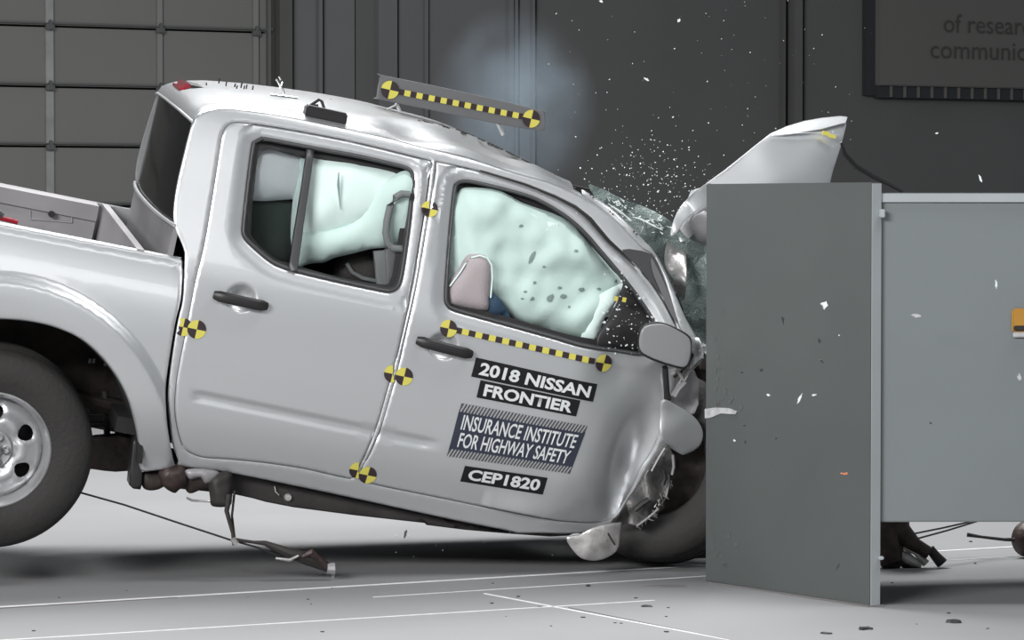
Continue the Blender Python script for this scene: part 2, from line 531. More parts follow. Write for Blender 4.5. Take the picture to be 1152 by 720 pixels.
# recessed slot with amber insert
sl0 = WP(1138, 347, ip.y) - near_b; sl1 = WP(1172, 374, ip.y) - near_b
bm = bmesh.new(); box(bm, ((sl0.x + sl1.x) / 2, sl0.y - .004, (sl0.z + sl1.z) / 2 - .0), (sl1.x - sl0.x, .016, sl0.z - sl1.z), bev=.007); link('slot_frame', bm, M['amber'], bar)
bm = bmesh.new(); box(bm, ((sl0.x + sl1.x) / 2 + .018, sl0.y - .008, (sl0.z + sl1.z) / 2 + .008), (.045, .014, .055), bev=.006); link('slot_insert', bm, M['edge'], bar)
bm = bmesh.new(); box(bm, ((sl0.x + sl1.x) / 2 + .004, sl0.y - .009, sl1.z + .016), (sl1.x - sl0.x - .006, .014, .018), bev=.003); link('slot_gap', bm, M['black'], bar)
bm = bmesh.new(); box(bm, ((sl0.x + sl1.x) / 2 + .004, sl0.y - .008, sl1.z - .008), (sl1.x - sl0.x, .014, .018), bev=.003); link('slot_lip', bm, M['scuff'], bar)


def on_plate(u, v):       # point on the barrier's face plate
    d = ray(u, v); t = (far_b - C).dot(pn) / d.dot(pn); return C + d * t


def plate_patch(name, m, pts, lift=.004):
    bm = bmesh.new(); Q = [on_plate(*p) - near_b for p in pts]
    f = bm.faces.new([bm.verts.new(q_ + pn * .001) for q_ in Q]); r = bmesh.ops.extrude_face_region(bm, geom=[f])
    bmesh.ops.translate(bm, verts=[x for x in r['geom'] if isinstance(x, bmesh.types.BMVert)], vec=pn * lift)
    bmesh.ops.recalc_face_normals(bm, faces=bm.faces); return link(name, bm, m, bar, 0)


plate_patch('paint_scrape', M['scuff'], [(794, 460), (805, 458.5), (820, 459), (830, 463), (828, 466), (812, 465), (800, 470), (794, 470.5)])
random.seed(4)
smear = bmesh.new()
for k in range(46):
    u_ = random.gauss(812, 9); v_ = random.uniform(345, 460) if k < 26 else random.uniform(600, 640); s = random.uniform(.8, 2.2)
    if u_ < 796: u_ = 796 + random.random() * 6
    Q = [on_plate(u_ + s * math.cos(a) * random.uniform(.5, 1.2), v_ + s * 1.1 * math.sin(a) * random.uniform(.6, 1.6)) - near_b + pn * .002 for a in [i * 1.05 for i in range(6)]]
    smear.faces.new([smear.verts.new(q_) for q_ in Q])
o = link('dirt_spots', smear, M['hinge'], bar, 0); o['kind'] = 'stuff'

# ================================================================== PICKUP TRUCK
truck = empty('pickup_truck', TM)
tag(truck, 'silver crew-cab pickup, nose down and crushed against the grey barrier', 'truck')
Wd = 1.70
GU = [-.2, .05, .14, .24, .34, .5, .7, .82, .87, .95, 1.15, 1.40, 1.46, 1.52, 1.6]
GL = [.15, .098, .052, .018, .003, -.004, .006, .022, .036, .057, .115, .185, .215, .275, .38]


def g0(f, u, d=1):
    l = float(np.interp(u, GU, GL))
    return l


def gsm(u):               # smoothed profile
    return sum(float(np.interp(u + k * .02, GU, GL)) for k in (-2, -1, 0, 1, 2)) / 5


def gcab(f, u, d=1):
    l = gsm(u)
    if f > 2.0:           # the side is pushed in where the front corner was struck
        l += .10 * sst(2.15, 2.65, f) * (1 - sst(.75, .95, u))
    return l


def gdoor(f, u, d=1):
    l = gcab(f, u)
    if .60 < f < 1.72:    # pressed channel along the lower door
        c = .345 - .012 * (f - 1); t = (u - c) / .026
        k = sst(.68, .72, f) * (1 - sst(1.60, 1.68, f))
        if abs(t) < 1.15: l += .011 * k * (1 - sst(.15, 1.15, abs(t))) * (1. if t > 0 else .9)
    if f > 1.9:
        l += .035 * math.exp(-((f - 2.30) / .10) ** 2 - ((u - .72) / .09) ** 2)
        l += .075 * math.exp(-((f - 2.47) / .10) ** 2 - ((u - .42) / .24) ** 2)
        l += -.03 * math.exp(-((f - 2.05) / .16) ** 2 - ((u - .12) / .07) ** 2)
        l += .010 * nz(f * 5, u * 5) * sst(2.0, 2.3, f)
    l += .004 * math.exp(-((f - 1.43) / .03) ** 2 - ((u - 1.35) / .06) ** 2)
    return l


def gbed(f, u, d=1):
    l = gsm(u) if u < .82 else .018 + .25 * max(0, u - .82)
    r = math.hypot(f, u + .03)
    k = 1 - sst(.668, .704, r)
    l -= .034 * k * (.35 + .65 * sst(-.05, .3, u)) * (1 - .55 * sst(.66, .50, r) * 0)
    l += .018 * (1 - sst(.50, .60, r)) * (1 if r > 0 else 0)
    l += .40 * max(0, min(u, .82) - .48) ** 2
    return l


# ---- bed
arch = [(155, 512), (155, 495), (150, 470), (143, 447), (131, 424), (116, 404), (97, 386), (74, 373), (45, 364), (15, 360), (-12, 359), (-45, 358), (-80, 365), (-112, 378), (-140, 398), (-160, 422), (-172, 450), (-178, 480)]
bedo = [(-340, 184), (-340, 184), (-150, 220.5), (0, 251), (100, 270.5), (196, 288.5), (203, 290.5), (206, 296), (205, 318), (203, 339), (197.5, 362), (191, 400), (187, 430), (186.5, 450), (188.5, 480), (194, 512), (198, 527), (198, 527), (163, 531), (163, 531), (158, 528)] + arch + [(-180, 490), (-180, 490), (-340, 455), (-340, 455)]
ffeat = [(r * math.cos(a), -.03 + r * math.sin(a)) for r in (.53, .56, .60, .632, .65, .662, .675, .688, .70, .712, .735) for a in [i * math.pi / 110 for i in range(-10, 121)]]
panel('bed_side', M['paint'], cr(bedo, 4), lf=gbed, parent=truck, thick=.02, sp=.028, rings=(.016, .03), feat=ffeat, featex=lambda x, y: .50 < math.hypot(x, y + .03) < .75)
fb0, ub0 = fus((-340, 184), gbed); fb1, ub1 = fus((203, 290.5), gbed)
BF = .36                   # front wall of the bed


def urail(f): return ub0 + (ub1 - ub0) * (f - fb0) / (fb1 - fb0)


def slab(name, m, a, b_, c, d, t, parent=truck, smooth=0):   # quad of truck points with thickness vector t
    bm = bmesh.new(); f = bm.faces.new([bm.verts.new(p) for p in (a, b_, c, d)])
    r = bmesh.ops.extrude_face_region(bm, geom=[f]); bmesh.ops.translate(bm, verts=[x for x in r['geom'] if isinstance(x, bmesh.types.BMVert)], vec=t)
    bmesh.ops.recalc_face_normals(bm, faces=bm.faces); return link(name, bm, m, parent, smooth)


V3 = lambda *a: Vector(a)
ua, ubb = urail(fb0), urail(BF)
LF = 1.52                  # far inner wall
slab('bed_rail', M['paint'], V3(fb0, .078, ua - .002), V3(fb1 - .03, .078, urail(fb1 - .03) - .002), V3(fb1 - .03, .11, urail(fb1 - .03)), V3(fb0, .11, ua), V3(0, 0, -.03))
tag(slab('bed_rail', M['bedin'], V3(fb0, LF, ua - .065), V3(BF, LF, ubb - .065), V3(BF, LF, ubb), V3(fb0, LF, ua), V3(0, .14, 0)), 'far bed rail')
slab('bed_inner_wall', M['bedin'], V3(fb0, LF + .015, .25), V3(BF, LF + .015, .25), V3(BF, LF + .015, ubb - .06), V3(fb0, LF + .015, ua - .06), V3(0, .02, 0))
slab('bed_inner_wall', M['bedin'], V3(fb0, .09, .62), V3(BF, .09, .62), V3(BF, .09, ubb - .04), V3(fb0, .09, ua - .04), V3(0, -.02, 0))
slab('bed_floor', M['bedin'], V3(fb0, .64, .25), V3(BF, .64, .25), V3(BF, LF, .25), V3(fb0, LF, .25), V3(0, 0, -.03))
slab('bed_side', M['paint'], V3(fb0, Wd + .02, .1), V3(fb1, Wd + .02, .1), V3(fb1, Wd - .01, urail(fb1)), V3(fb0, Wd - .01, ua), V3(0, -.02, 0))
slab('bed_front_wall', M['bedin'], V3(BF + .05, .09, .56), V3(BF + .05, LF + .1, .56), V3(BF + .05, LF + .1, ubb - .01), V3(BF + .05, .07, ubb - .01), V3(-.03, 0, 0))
slab('bed_front_cap', M['bedin'], V3(BF + .02, .07, ubb - .012), V3(BF + .05, .07, ubb - .012), V3(BF + .05, LF + .12, ubb - .012), V3(BF + .02, LF + .12, ubb - .012), V3(0, 0, .016))
slab('tailgate', M['paint'], V3(fb0 - .03, .03, .2), V3(fb0 - .03, Wd - .03, .2), V3(fb0 - .03, Wd - .03, ua), V3(fb0 - .03, .03, ua), V3(.03, 0, 0))
slab('rear_bumper', M['trim'], V3(fb0 - .14, .0, .05), V3(fb0 - .14, Wd, .05), V3(fb0 - .14, Wd, .22), V3(fb0 - .14, .0, .22), V3(.1, 0, 0))
# small things on the far inner wall
q = P(58, 241, LF - .01)
bm = bmesh.new(); lathe(bm, [(.0, -.004), (.014, -.004), (.014, .01)], Matrix.Translation(q), 16); link('drain_hole', bm, M['black'], truck)
for a, b_ in (((34, 246.5), (81, 250.5)), ((34, 237), (34, 246)), ((81, 240), (81, 250))):
    bm = bmesh.new(); tube(bm, [P(*a, LF + .012), P(*b_, LF + .012)], .003, 6); link('embossed_line', bm, M['paint_in'], truck)
bm = bmesh.new(); tube(bm, [P(-30, 238, LF - .2), P(0, 245, LF - .2), P(10, 247.5, LF - .2), P(20, 250, LF - .2)], .010, 8, .6); link('red_strap', bm, M['red'], truck)
bm = bmesh.new(); tube(bm, [P(-8, 236, LF - .2), P(-2, 239, LF - .2), P(3, 243, LF - .2)], .014, 8); link('strap_buckle', bm, M['trim'], truck)
bm = bmesh.new(); box(bm, (BF + .10, .86, ubb - .22), (.05, 1.5, .30)); link('cab_back_wall', bm, M['trim'], truck, 0)

# ---- cab side, doors and windows
rd = [(256, 141), (262, 138), (272, 137.5), (300, 141), (350, 149.5), (400, 159.5), (450, 171.5), (481, 179.5), (486, 182.5), (485.5, 190), (482.5, 215), (478.5, 241), (465, 320), (453, 374), (442, 420), (436, 440), (424, 481), (412, 510), (402, 530), (397, 538), (390, 538.5), (365, 533), (340, 527.5), (300, 521.5), (260, 517.5), (232, 515.5), (216, 511), (206, 503), (200, 486), (196.5, 464), (197, 440), (201, 412), (206, 387), (219, 320), (230, 274), (241.5, 205), (248, 163), (251, 148)]
fd = [(490.5, 182), (497, 182.5), (540, 192), (591, 207.5), (624, 221), (647, 232.5), (663, 246), (685, 271), (710, 294), (730, 313), (747, 338), (757, 357), (763, 372), (764, 390), (755, 405), (747, 418), (749, 440), (748, 462), (744, 488), (735, 510), (723, 529), (716, 545), (708, 560), (698, 575), (688, 585), (670, 589), (645, 588), (625, 586), (606, 583), (590, 580), (572, 576.5), (560, 574), (538, 569.5), (482, 558), (430, 547.5), (408, 541.5), (405, 536), (408, 524), (416, 511), (428, 482), (440, 442), (446, 421), (457, 374), (469, 320), (482.5, 241), (486.5, 215), (489.5, 190)]
win_r = [(284, 164), (287, 158.5), (293, 155.5), (300, 155), (350, 164.5), (400, 173.5), (440, 182.5), (457, 187), (465, 192.5), (467, 202), (465.5, 222), (463, 250), (457.5, 290), (453, 316), (448, 326), (440, 329.5), (430, 328.5), (380, 318), (332, 306.5), (318, 302), (306, 296.5), (290, 283.5), (277, 271), (273, 262), (273.5, 250), (279, 200)]
win_f = [(511, 214), (514, 206), (520, 203), (530, 203), (549, 207), (577, 214), (605, 223), (635, 240), (658, 259), (680, 284), (702, 310), (724, 339), (738, 362), (742, 380), (735, 396), (722, 401), (702, 398.5), (658, 391.5), (625, 382), (591, 372.5), (540, 358.5), (512, 350.5), (504, 345), (501, 335), (503, 300), (507, 250)]
cab = [(201, 519), (194, 498), (190.5, 470), (189.5, 445), (193, 410), (200, 365), (206, 339), (208, 310), (208.5, 290), (208, 283), (204, 272), (198, 258), (196, 240), (199, 213), (207, 177), (217, 138), (221, 130), (229, 124), (243, 121), (262, 121.5), (305, 127), (338, 133), (386, 143), (436, 154), (471, 163), (520, 175), (567, 189), (613, 202), (640, 213), (656, 220), (680, 234), (700, 250), (722, 275), (731, 283), (733, 285), (742, 301), (751, 320), (758, 338), (763, 355), (770, 372), (785, 384), (786, 392), (775, 405), (762, 425), (758, 450), (756, 480), (750, 520), (738, 545), (715, 572), (690, 592), (655, 600), (606, 600), (583, 600), (570, 597), (500, 583), (399, 561), (330, 546.5), (260, 532.5), (225, 528), (201, 524)]
panel('cab_side', M['paint'], cr(cab, 4), [cr(rd, 4), cr(fd, 4)], lf=lambda f, u, d: gcab(f, u) + .002, parent=truck, thick=.03, sp=.03, rings=(.018, .032))


def shrink(pl, lf, d): return offset([fus(p, lf) for p in cr(pl, 4)], d)


RD, FD = shrink(rd, gdoor, .0025), shrink(fd, gdoor, .0025)
WR, WF = shrink(win_r, gdoor, 0), shrink(win_f, gdoor, 0)


def dished(win):          # doors turn in softly around the window opening
    wp = resample(win, .03)

    def fn(f, u, d):
        return gdoor(f, u) + (.013 * (1 - sst(.0, .055, d)) if d < .06 and edist(np.array([(f, u)]), [wp])[0] < .06 else 0)
    return fn


def cupring(c, k=1.):
    c = fus(c, gdoor); return [(c[0] + k * .054 * math.cos(t * math.pi / 14), c[1] + k * .049 * math.sin(t * math.pi / 14)) for t in range(28)]


CH = [(x, .345 - .012 * (x - 1) + t * .026) for x in np.arange(.60, 1.74, .02) for t in (-1.3, -1.05, -.8, -.55, -.3, 0, .3, .55, .8, 1.05, 1.3)]
chx = lambda x, y: .58 < x < 1.74 and abs(y - (.345 - .012 * (x - 1))) < .042
rdoor = panel('rear_door', M['paint'], RD, [WR, cupring((272, 335))], lf=dished(WR), thick=.035, sp=.024, parent=truck, space='fu', rings=(.014, .027, .041, .056), feat=CH, featex=chx)
fdoor = panel('front_door', M['paint'], FD, [WF, cupring((499, 389))], lf=dished(WF), thick=.035, sp=.024, parent=truck, space='fu', rings=(.014, .027, .041, .056), feat=CH, featex=chx)
gtrim = lambda f, u, d: gdoor(f, u) + .010
panel('window_seal', M['trim'], offset(WR, -.001), [offset(WR, .0145)], lf=gtrim, thick=.05, sp=.03, edge=.006, ring=.005, parent=rdoor, space='fu')
panel('window_seal', M['trim'], offset(WF, -.001), [offset(WF, .013)], lf=gtrim, thick=.05, sp=.03, edge=.006, ring=.005, parent=fdoor, space='fu')
# inner dark window lining: the wider black zone seen inside the seals
lin_r = [(297, 172), (330, 176), (344, 180), (352, 183), (400, 187), (438, 193), (452, 200), (456, 212), (455, 240), (448, 290), (442, 318), (430, 322), (380, 313), (330, 299), (305, 288), (287, 270), (284, 258), (288, 215)]
panel('inner_lining', M['black'], offset(WR, .012), [shrink(lin_r, gdoor, 0)], lf=lambda f, u, d: gdoor(f, u) + .055, thick=.01, sp=.03, ring=0, parent=rdoor, space='fu')
lin_f = [(521, 222), (528, 215), (565, 218), (598, 231), (640, 250), (672, 282), (693, 306), (706, 320), (722, 350), (728, 375), (722, 388), (700, 388), (672, 384), (640, 378), (575, 359), (540, 350), (507, 341), (508, 300), (514, 250)]
panel('inner_lining', M['black'], offset(WF, .010), [shrink(lin_f, gdoor, 0)], lf=lambda f, u, d: gdoor(f, u) + .055, thick=.01, sp=.03, ring=0, parent=fdoor, space='fu')
# divider bar and quarter glass
divb = [(346, 168), (353.5, 169.5), (351, 190), (343, 245), (335, 303), (333, 307), (325, 304), (330, 270), (339, 215)]
panel('window_divider', M['trim'], divb, lf=lambda f, u, d: gdoor(f, u) + .004, thick=.03, sp=.04, ring=.003, edge=.002, parent=rdoor)
panel('quarter_glass', M['glass'], [(292, 163), (345, 172), (338, 218), (328, 295), (306, 290), (282, 267), (280, 250), (286, 205)], lf=lambda f, u, d: gdoor(f, u) + .018, thick=.004, sp=.06, ring=0, parent=rdoor)


# handles
def handle(door, a, b_, cup):
    pa, pb = fus(a, gdoor), fus(b_, gdoor); c = fus(cup, gdoor)
    la, lb = gdoor(*pa), gdoor(*pb)
    A = Vector((pa[0], la - .035, pa[1])); B = Vector((pb[0], lb - .035, pb[1]))
    bm = bmesh.new(); n = 10
    pts = [A.lerp(B, i / n) + Vector((0, .018 * (abs(2 * i / n - 1) ** 4), 0)) for i in range(n + 1)]
    tube(bm, pts, [.015] + [.021] * (n - 1) + [.015], 12, .55); link('handle', bm, M['black'], door, 50)
    bm = bmesh.new(); lc = gdoor(*c)
    for k in range(2):
        bm = bmesh.new(); p = A if k == 0 else B; box(bm, (p.x + (.02 if k == 0 else -.02), lc - .012, p.z), (.025, .04, .022), bev=.004)
        link('handle_foot', bm, M['black'], door)
    panel('handle_cup', M['paint'], cupring(cup, 1.04), lf=lambda f, u, d: gdoor(f, u) + .003 + .040 * sst(0, .035, d), thick=.004, sp=.01, ring=0, parent=door, space='fu', smooth=60)


handle(rdoor, (240, 331), (300, 344), (272, 335))
handle(fdoor, (468, 382), (530, 398), (499, 389))


# targets, tapes and lettering
def target(parent, c, r=.0345, lf=gdoor, rot=None, keep=None, off=-.0022, name='target_sticker', l_const=None, swap=0):
    cf = fus(c, lf) if l_const is None else fu(c[0], c[1], l_const)
    bm = bmesh.new(); rot = R(-1) if rot is None else rot; n = 10; LL = {}
    for q_ in range(4):
        for i in range(n):
            a = rot + q_ * math.pi / 2 + i * math.pi / 2 / n; b2 = a + math.pi / 2 / n
            for rr in ((0, .5), (.5, 1)):
                pts = []
                for (ang, rad) in ((a, rr[0]), (a, rr[1]), (b2, rr[1]), (b2, rr[0])):
                    x, y = cf[0] + math.cos(ang) * rad * r, cf[1] + math.sin(ang) * rad * r
                    if (x, y) not in pts: pts.append((x, y))
                if keep and not keep(sum(p[0] for p in pts) / len(pts) - cf[0], sum(p[1] for p in pts) / len(pts) - cf[1]): continue
                f = bm.faces.new([bm.verts.new((x, (lf(x, y, 1) if l_const is None else l_const) + off, y)) for x, y in pts])
                f.material_index = (q_ + 1 + swap) % 2
    bmesh.ops.remove_doubles(bm, verts=bm.verts, dist=1e-5)
    r_ = bmesh.ops.solidify(bm, geom=bm.faces[:], thickness=-.0008)
    return link(name, bm, [M['yellow'], M['tblack']], parent, 0)


target(rdoor, (221.3, 370.5), .0355)
target(truck, (206, 368), .034, keep=lambda x, y: x > -.016, lf=lambda f, u, d: gcab(f, u), off=-.0005)
target(rdoor, (441.5, 420.5), .033, keep=lambda x, y: x < -y * .25 + .004)
target(fdoor, (454.5, 423.5), .0345)
target(rdoor, (402.5, 529), .033, keep=lambda x, y: x < -y * .25 + .004)
target(fdoor, (413.5, 534.5), .0345)
target(rdoor, (482.5, 235), .030, keep=lambda x, y: x < -.002)
target(fdoor, (484, 235), .030, keep=lambda x, y: x > .008 or y < 0, swap=0)


def quadmap(c4, lf, off):
    Q = [np.array(fus(p, lf)) for p in c4]      # TL, TR, BR, BL

    def fn(s, t):           # s 0..1 to the right, t 0..1 upward
        p = (Q[3] * (1 - s) + Q[2] * s) * (1 - t) + (Q[0] * (1 - s) + Q[1] * s) * t
        return Vector((p[0], lf(p[0], p[1], 1) + off, p[1]))
    return fn


def tape(parent, a, b_, n, wpx, lf, off=-.002, name='measuring_tape'):
    dx, dy = b_[0] - a[0], b_[1] - a[1]; Ln = math.hypot(dx, dy); nx, ny = -dy / Ln * wpx / 2, dx / Ln * wpx / 2
    q = quadmap([(a[0] - nx, a[1] - ny), (b_[0] - nx, b_[1] - ny), (b_[0] + nx, b_[1] + ny), (a[0] + nx, a[1] + ny)], lf, off)
    bm = bmesh.new()
    for i in range(n):
        f = bm.faces.new([bm.verts.new(q(s, t)) for s, t in ((i / n, 0), ((i + 1) / n, 0), ((i + 1) / n, 1), (i / n, 1))]); f.material_index = (i + 1) % 2
    bmesh.ops.remove_doubles(bm, verts=bm.verts, dist=1e-5)
    bmesh.ops.solidify(bm, geom=bm.faces[:], thickness=-.0008)
    return link(name, bm, [M['yellow'], M['tblack']], parent, 0)


tape(fdoor, (512, 371), (669, 406.5), 21, 6.6, gdoor)
target(fdoor, (504.5, 369.5), .033, off=-.003)
target(fdoor, (679, 408.5), .0345, off=-.003)


def placard(parent, c4, m, lines, off=-.002, name='label_strip'):
    q = quadmap(c4, gdoor, off); bm = bmesh.new(); nx, ny = 14, 5
    g = [[bm.verts.new(q(i / nx, j / ny)) for i in range(nx + 1)] for j in range(ny + 1)]
    for j in range(ny):
        for i in range(nx): bm.faces.new((g[j][i], g[j][i + 1], g[j + 1][i + 1], g[j + 1][i]))
    bmesh.ops.solidify(bm, geom=bm.faces[:], thickness=-.0006)
    o = link(name, bm, m, parent, 0)
    q2 = quadmap(c4, gdoor, off - .0022)
    for body, s0, s1, t0, t1, bold in lines:
        me = text_mesh(body, bold); xs = [v_.co.x for v_ in me.vertices]; ys = [v_.co.y for v_ in me.vertices]
        x0, x1, y0, y1 = min(xs), max(xs), min(ys), max(ys); b2 = bmesh.new(); b2.from_mesh(me); bpy.data.meshes.remove(me)
        for v_ in b2.verts: v_.co = q2(s0 + (s1 - s0) * (v_.co.x - x0) / (x1 - x0), t0 + (t1 - t0) * (v_.co.y - y0) / (y1 - y0))
        link('lettering', b2, M['white'], o, 0)
    return o, q2


placard(fdoor, [(535.5, 402), (672, 432), (667, 452), (530, 423.5)], M['label'], [('2018 NISSAN', .05, .955, .17, .83, .032)])
placard(fdoor, [(540.5, 427.5), (653, 450.5), (648, 468.5), (536, 447)], M['label'], [('FRONTIER', .055, .94, .15, .85, .034)])
placard(fdoor, [(523, 524), (616, 537.5), (610.5, 556.5), (517.5, 541.5)], M['label'], [('CEP1820', .07, .935, .17, .85, .034)])
placard(fdoor, [(519, 453.5), (661, 479), (641, 533), (502.5, 513)], M['film'], [], off=-.0012, name='label_film')
o, q2 = placard(fdoor, [(516.5, 461), (658.5, 486.5), (643.5, 526.5), (505, 505.5)], M['navylab'], [('INSURANCE INSTITUTE', .045, .955, .53, .91, .015), ('FOR HIGHWAY SAFETY', .055, .945, .09, .46, .015)], name='institute_label')
q2 = quadmap([(519, 453.5), (661, 479), (641, 533), (502.5, 513)], gdoor, -.004)
bm = bmesh.new()
for t0, t1 in ((.845, 1.0), (.0, .145)):
    for i in range(38):
        s = .004 + i * .0259; k = .019
        bm.faces.new([bm.verts.new(q2(*p)) for p in ((s, t0), (s + .012, t0), (s + .012 + k, t1), (s + k, t1))])
bmesh.ops.solidify(bm, geom=bm.faces[:], thickness=-.0004)
o2 = link('hatched_border', bm, M['white'], o, 0); o2['kind'] = 'stuff'

# ---- interior of the cab
toF = lambda pl: [fus(p, gcab) for p in cr(pl, 3)]
o = panel('cab_side', M['paint'], toF(cab), [toF(win_r), toF(win_f)], lf=lambda f, u, d: Wd - gsm(u), thick=-.02, sp=.08, ring=0, parent=truck, space='fu')
o['label'] = 'far side of the cab'
bmf = bmesh.new(); bmf.from_mesh(o.data); bmesh.ops.recalc_face_normals(bmf, faces=bmf.faces); bmf.to_mesh(o.data); bmf.free()


def fubox(name, m, f0, f1, l0, l1, u0, u1, bev=.0, parent=truck, tilt=0.):
    bm = bmesh.new(); box(bm, ((f0 + f1) / 2, (l0 + l1) / 2, (u0 + u1) / 2), (f1 - f0, l1 - l0, u1 - u0), Matrix.Rotation(tilt, 3, 'Y') if tilt else None, bev=bev); return link(name, bm, m, parent)


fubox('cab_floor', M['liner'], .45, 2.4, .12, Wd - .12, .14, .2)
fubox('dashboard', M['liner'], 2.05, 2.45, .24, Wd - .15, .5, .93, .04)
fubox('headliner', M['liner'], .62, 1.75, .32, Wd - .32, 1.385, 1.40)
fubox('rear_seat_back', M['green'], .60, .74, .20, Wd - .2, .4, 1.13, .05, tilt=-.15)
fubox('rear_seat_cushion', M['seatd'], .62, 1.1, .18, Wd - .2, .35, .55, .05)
fubox('cab_light_block', M['liner'], .62, 2.3, .85, .88, .2, 1.38)  # added dark sheet that blocks light through the cab, not a truck part


def pillow(name, m, outl, l, bulge, sp=.03, wr=.5, amp=.02, thick=.12, freq=4., seed=0., parent=truck, smooth=80, rr=.12, lf=None):
    base = lf or (lambda f, u: l)

    def front(f, u, d):
        t = 1 - min(1, d / rr); k = math.sqrt(max(0, 1 - t * t))
        return base(f, u) - bulge * k + amp * nz(f * freq + seed, u * freq, seed) * k + amp * .4 * nz(f * freq * 3 + seed, u * freq * 2.5, seed + 3) * k
    return panel(name, m, cr(outl, 4), lf=front, back=lambda f, u, d: base(f, u) + thick * (min(1, d / rr) ** .5), sp=sp, ring=0, parent=parent, smooth=smooth)


# rear-seat curtain airbag: main cushion, draped band and lower hem
pillow('curtain_airbag', M['bagw'], [(342, 176), (352, 174), (400, 182), (440, 191), (468, 200), (470, 245), (440, 240), (400, 262), (345, 280), (330, 278), (332, 230)], .24, .06, seed=2, amp=.03)
pillow('curtain_airbag', M['bag'], [(470, 196), (474, 270), (450, 278), (420, 282), (395, 288), (378, 292), (366, 297), (350, 298), (333, 302), (331, 285), (340, 262), (372, 258), (396, 248), (415, 226), (435, 205)], .20, .05, seed=7, amp=.035)
pillow('curtain_airbag', M['bagg'], [(270, 168), (345, 178), (340, 222), (336, 225), (268, 223)], .26, .04, amp=.01, seed=3)
pillow('headrest', M['green'], [(284, 224), (315, 225), (330, 228), (336, 245), (330, 300), (280, 300), (272, 250)], .30, .04, amp=.01, parent=S.objects['rear_seat_back'])
bm = bmesh.new(); tube(bm, [P(392, 195, .16), P(380.5, 205, .165), P(380, 215, .165), P(381.5, 235, .17)], .0016, 6)
bm.free()
bm = bmesh.new(); tube(bm, [P(381, 194, .155), P(380.5, 208, .15), P(381.5, 220, .15), P(383, 236, .155)], [.002, .005, .003, .001], 6); link('bag_seam', bm, M['smudge'], truck)
# grab handle
bm = bmesh.new()
hp = [(461, 219), (452, 218), (445, 222), (439, 232), (435.5, 248), (434, 262), (436, 273), (441, 279), (452, 280)]
tube(bm, [P(x, y, .13) for x, y in hp], .0145, 10, 1.); link('grab_handle', bm, M['dgray'], truck, 60)
# front seat back seen low in the rear window, belt pillar, seat frames
pillow('seat_back', M['seatd'], [(385, 288), (410, 283), (428, 286), (432, 300), (428, 325), (380, 320)], .34, .06, amp=.005, rr=.05)
bm = bmesh.new(); tube(bm, [P(390, 296, .27), P(396, 306, .27), (P(408, 313, .27)), P(428, 317, .27)], .009, 8); link('seat_trim', bm, M['dgray'], truck, 60)
panel('belt_pillar', M['dgray'], [(421, 283), (446, 281), (444, 325), (425, 325)], lf=.19, thick=.03, sp=.05, parent=truck)
panel('belt_pillar', M['board'], [(434, 281), (447, 279), (445, 328), (436, 328)], lf=.17, thick=.03, sp=.05, parent=truck)

# front airbags
abf = [(519, 217), (530, 213), (566, 217), (592, 230), (635, 246), (662, 268), (680, 290), (695, 308), (702, 317), (702, 321), (696, 340), (684, 359), (672, 374), (670, 387), (655, 386), (635, 379), (600, 370), (575, 360), (560, 345), (545, 335), (520, 340), (500, 330), (500, 260), (510, 230)]


def afl(f, u): return .20 + .05 * sst(2.0, 2.4, f)


pillow('side_curtain_airbag', M['bag'], abf, .2, .07, sp=.022, amp=.05, freq=5, seed=11, lf=afl, rr=.10)
pillow('curtain_airbag', M['bagw'], [(505, 250), (516, 250), (528, 256), (538, 270), (543, 290), (540, 330), (500, 335)], .19, .05, amp=.01, parent=truck, rr=.06)
pillow('airbag_lobe', M['bagw'], [(598, 240), (612, 249), (628, 252), (627, 262), (616, 268), (602, 260)], .155, .018, amp=.004, parent=S.objects['side_curtain_airbag'], rr=.05)
pillow('airbag_lobe', M['bagw'], [(673, 335), (694, 322), (702, 320), (694, 341), (680, 362), (671, 385), (655, 383), (661, 362)], .155, .018, amp=.006, parent=S.objects['side_curtain_airbag'], rr=.05)
random.seed(9)
sm = [(597, 289, 3, 9), (585.5, 254, 3, 2), (647, 281.5, 3, 2), (600, 317, 2.5, 2), (618, 335, 4.5, 5), (633, 333, 4.5, 3), (655, 326, 4.5, 2.5), (597, 335, 2.5, 3), (629, 323, 3, 2), (589, 327, 2, 2), (675, 326, 3, 1.6), (697, 318.5, 2.5, 2), (610, 299, 2, 1.5), (640, 345, 2, 1.3), (586, 335, 2, 1.2)]
for (x, y, a, b_) in sm:
    c = fu(x, y, .145); rr = [(c[0] + a / 300 * random.uniform(.7, 1.15) * math.cos(t), c[1] + b_ / 300 * random.uniform(.7, 1.15) * math.sin(t)) for t in [i * .7854 for i in range(8)]]
    rr = [(p[0] + (p[1] - c[1]) * .25, p[1]) for p in rr]
    # lay the smudge on the cushion's own surface by ray against its mesh
    o = S.objects['side_curtain_airbag']
    bm = bmesh.new(); vs = []
    for p in rr:
        hit, loc_, nn, _ = o.ray_cast(Vector((p[0], -.3, p[1])), Vector((0, 1, 0)))
        vs.append(bm.verts.new((p[0], (loc_.y if hit else .15) - .003, p[1])))
    hit, loc_, nn, _ = o.ray_cast(Vector((c[0], -.3, c[1])), Vector((0, 1, 0)))
    cv = bm.verts.new((c[0], (loc_.y if hit else .15) - .004, c[1]))
    for i in range(8): bm.faces.new((cv, vs[i], vs[(i + 1) % 8]))
    link('smudge', bm, M['smudge'], o, 0)
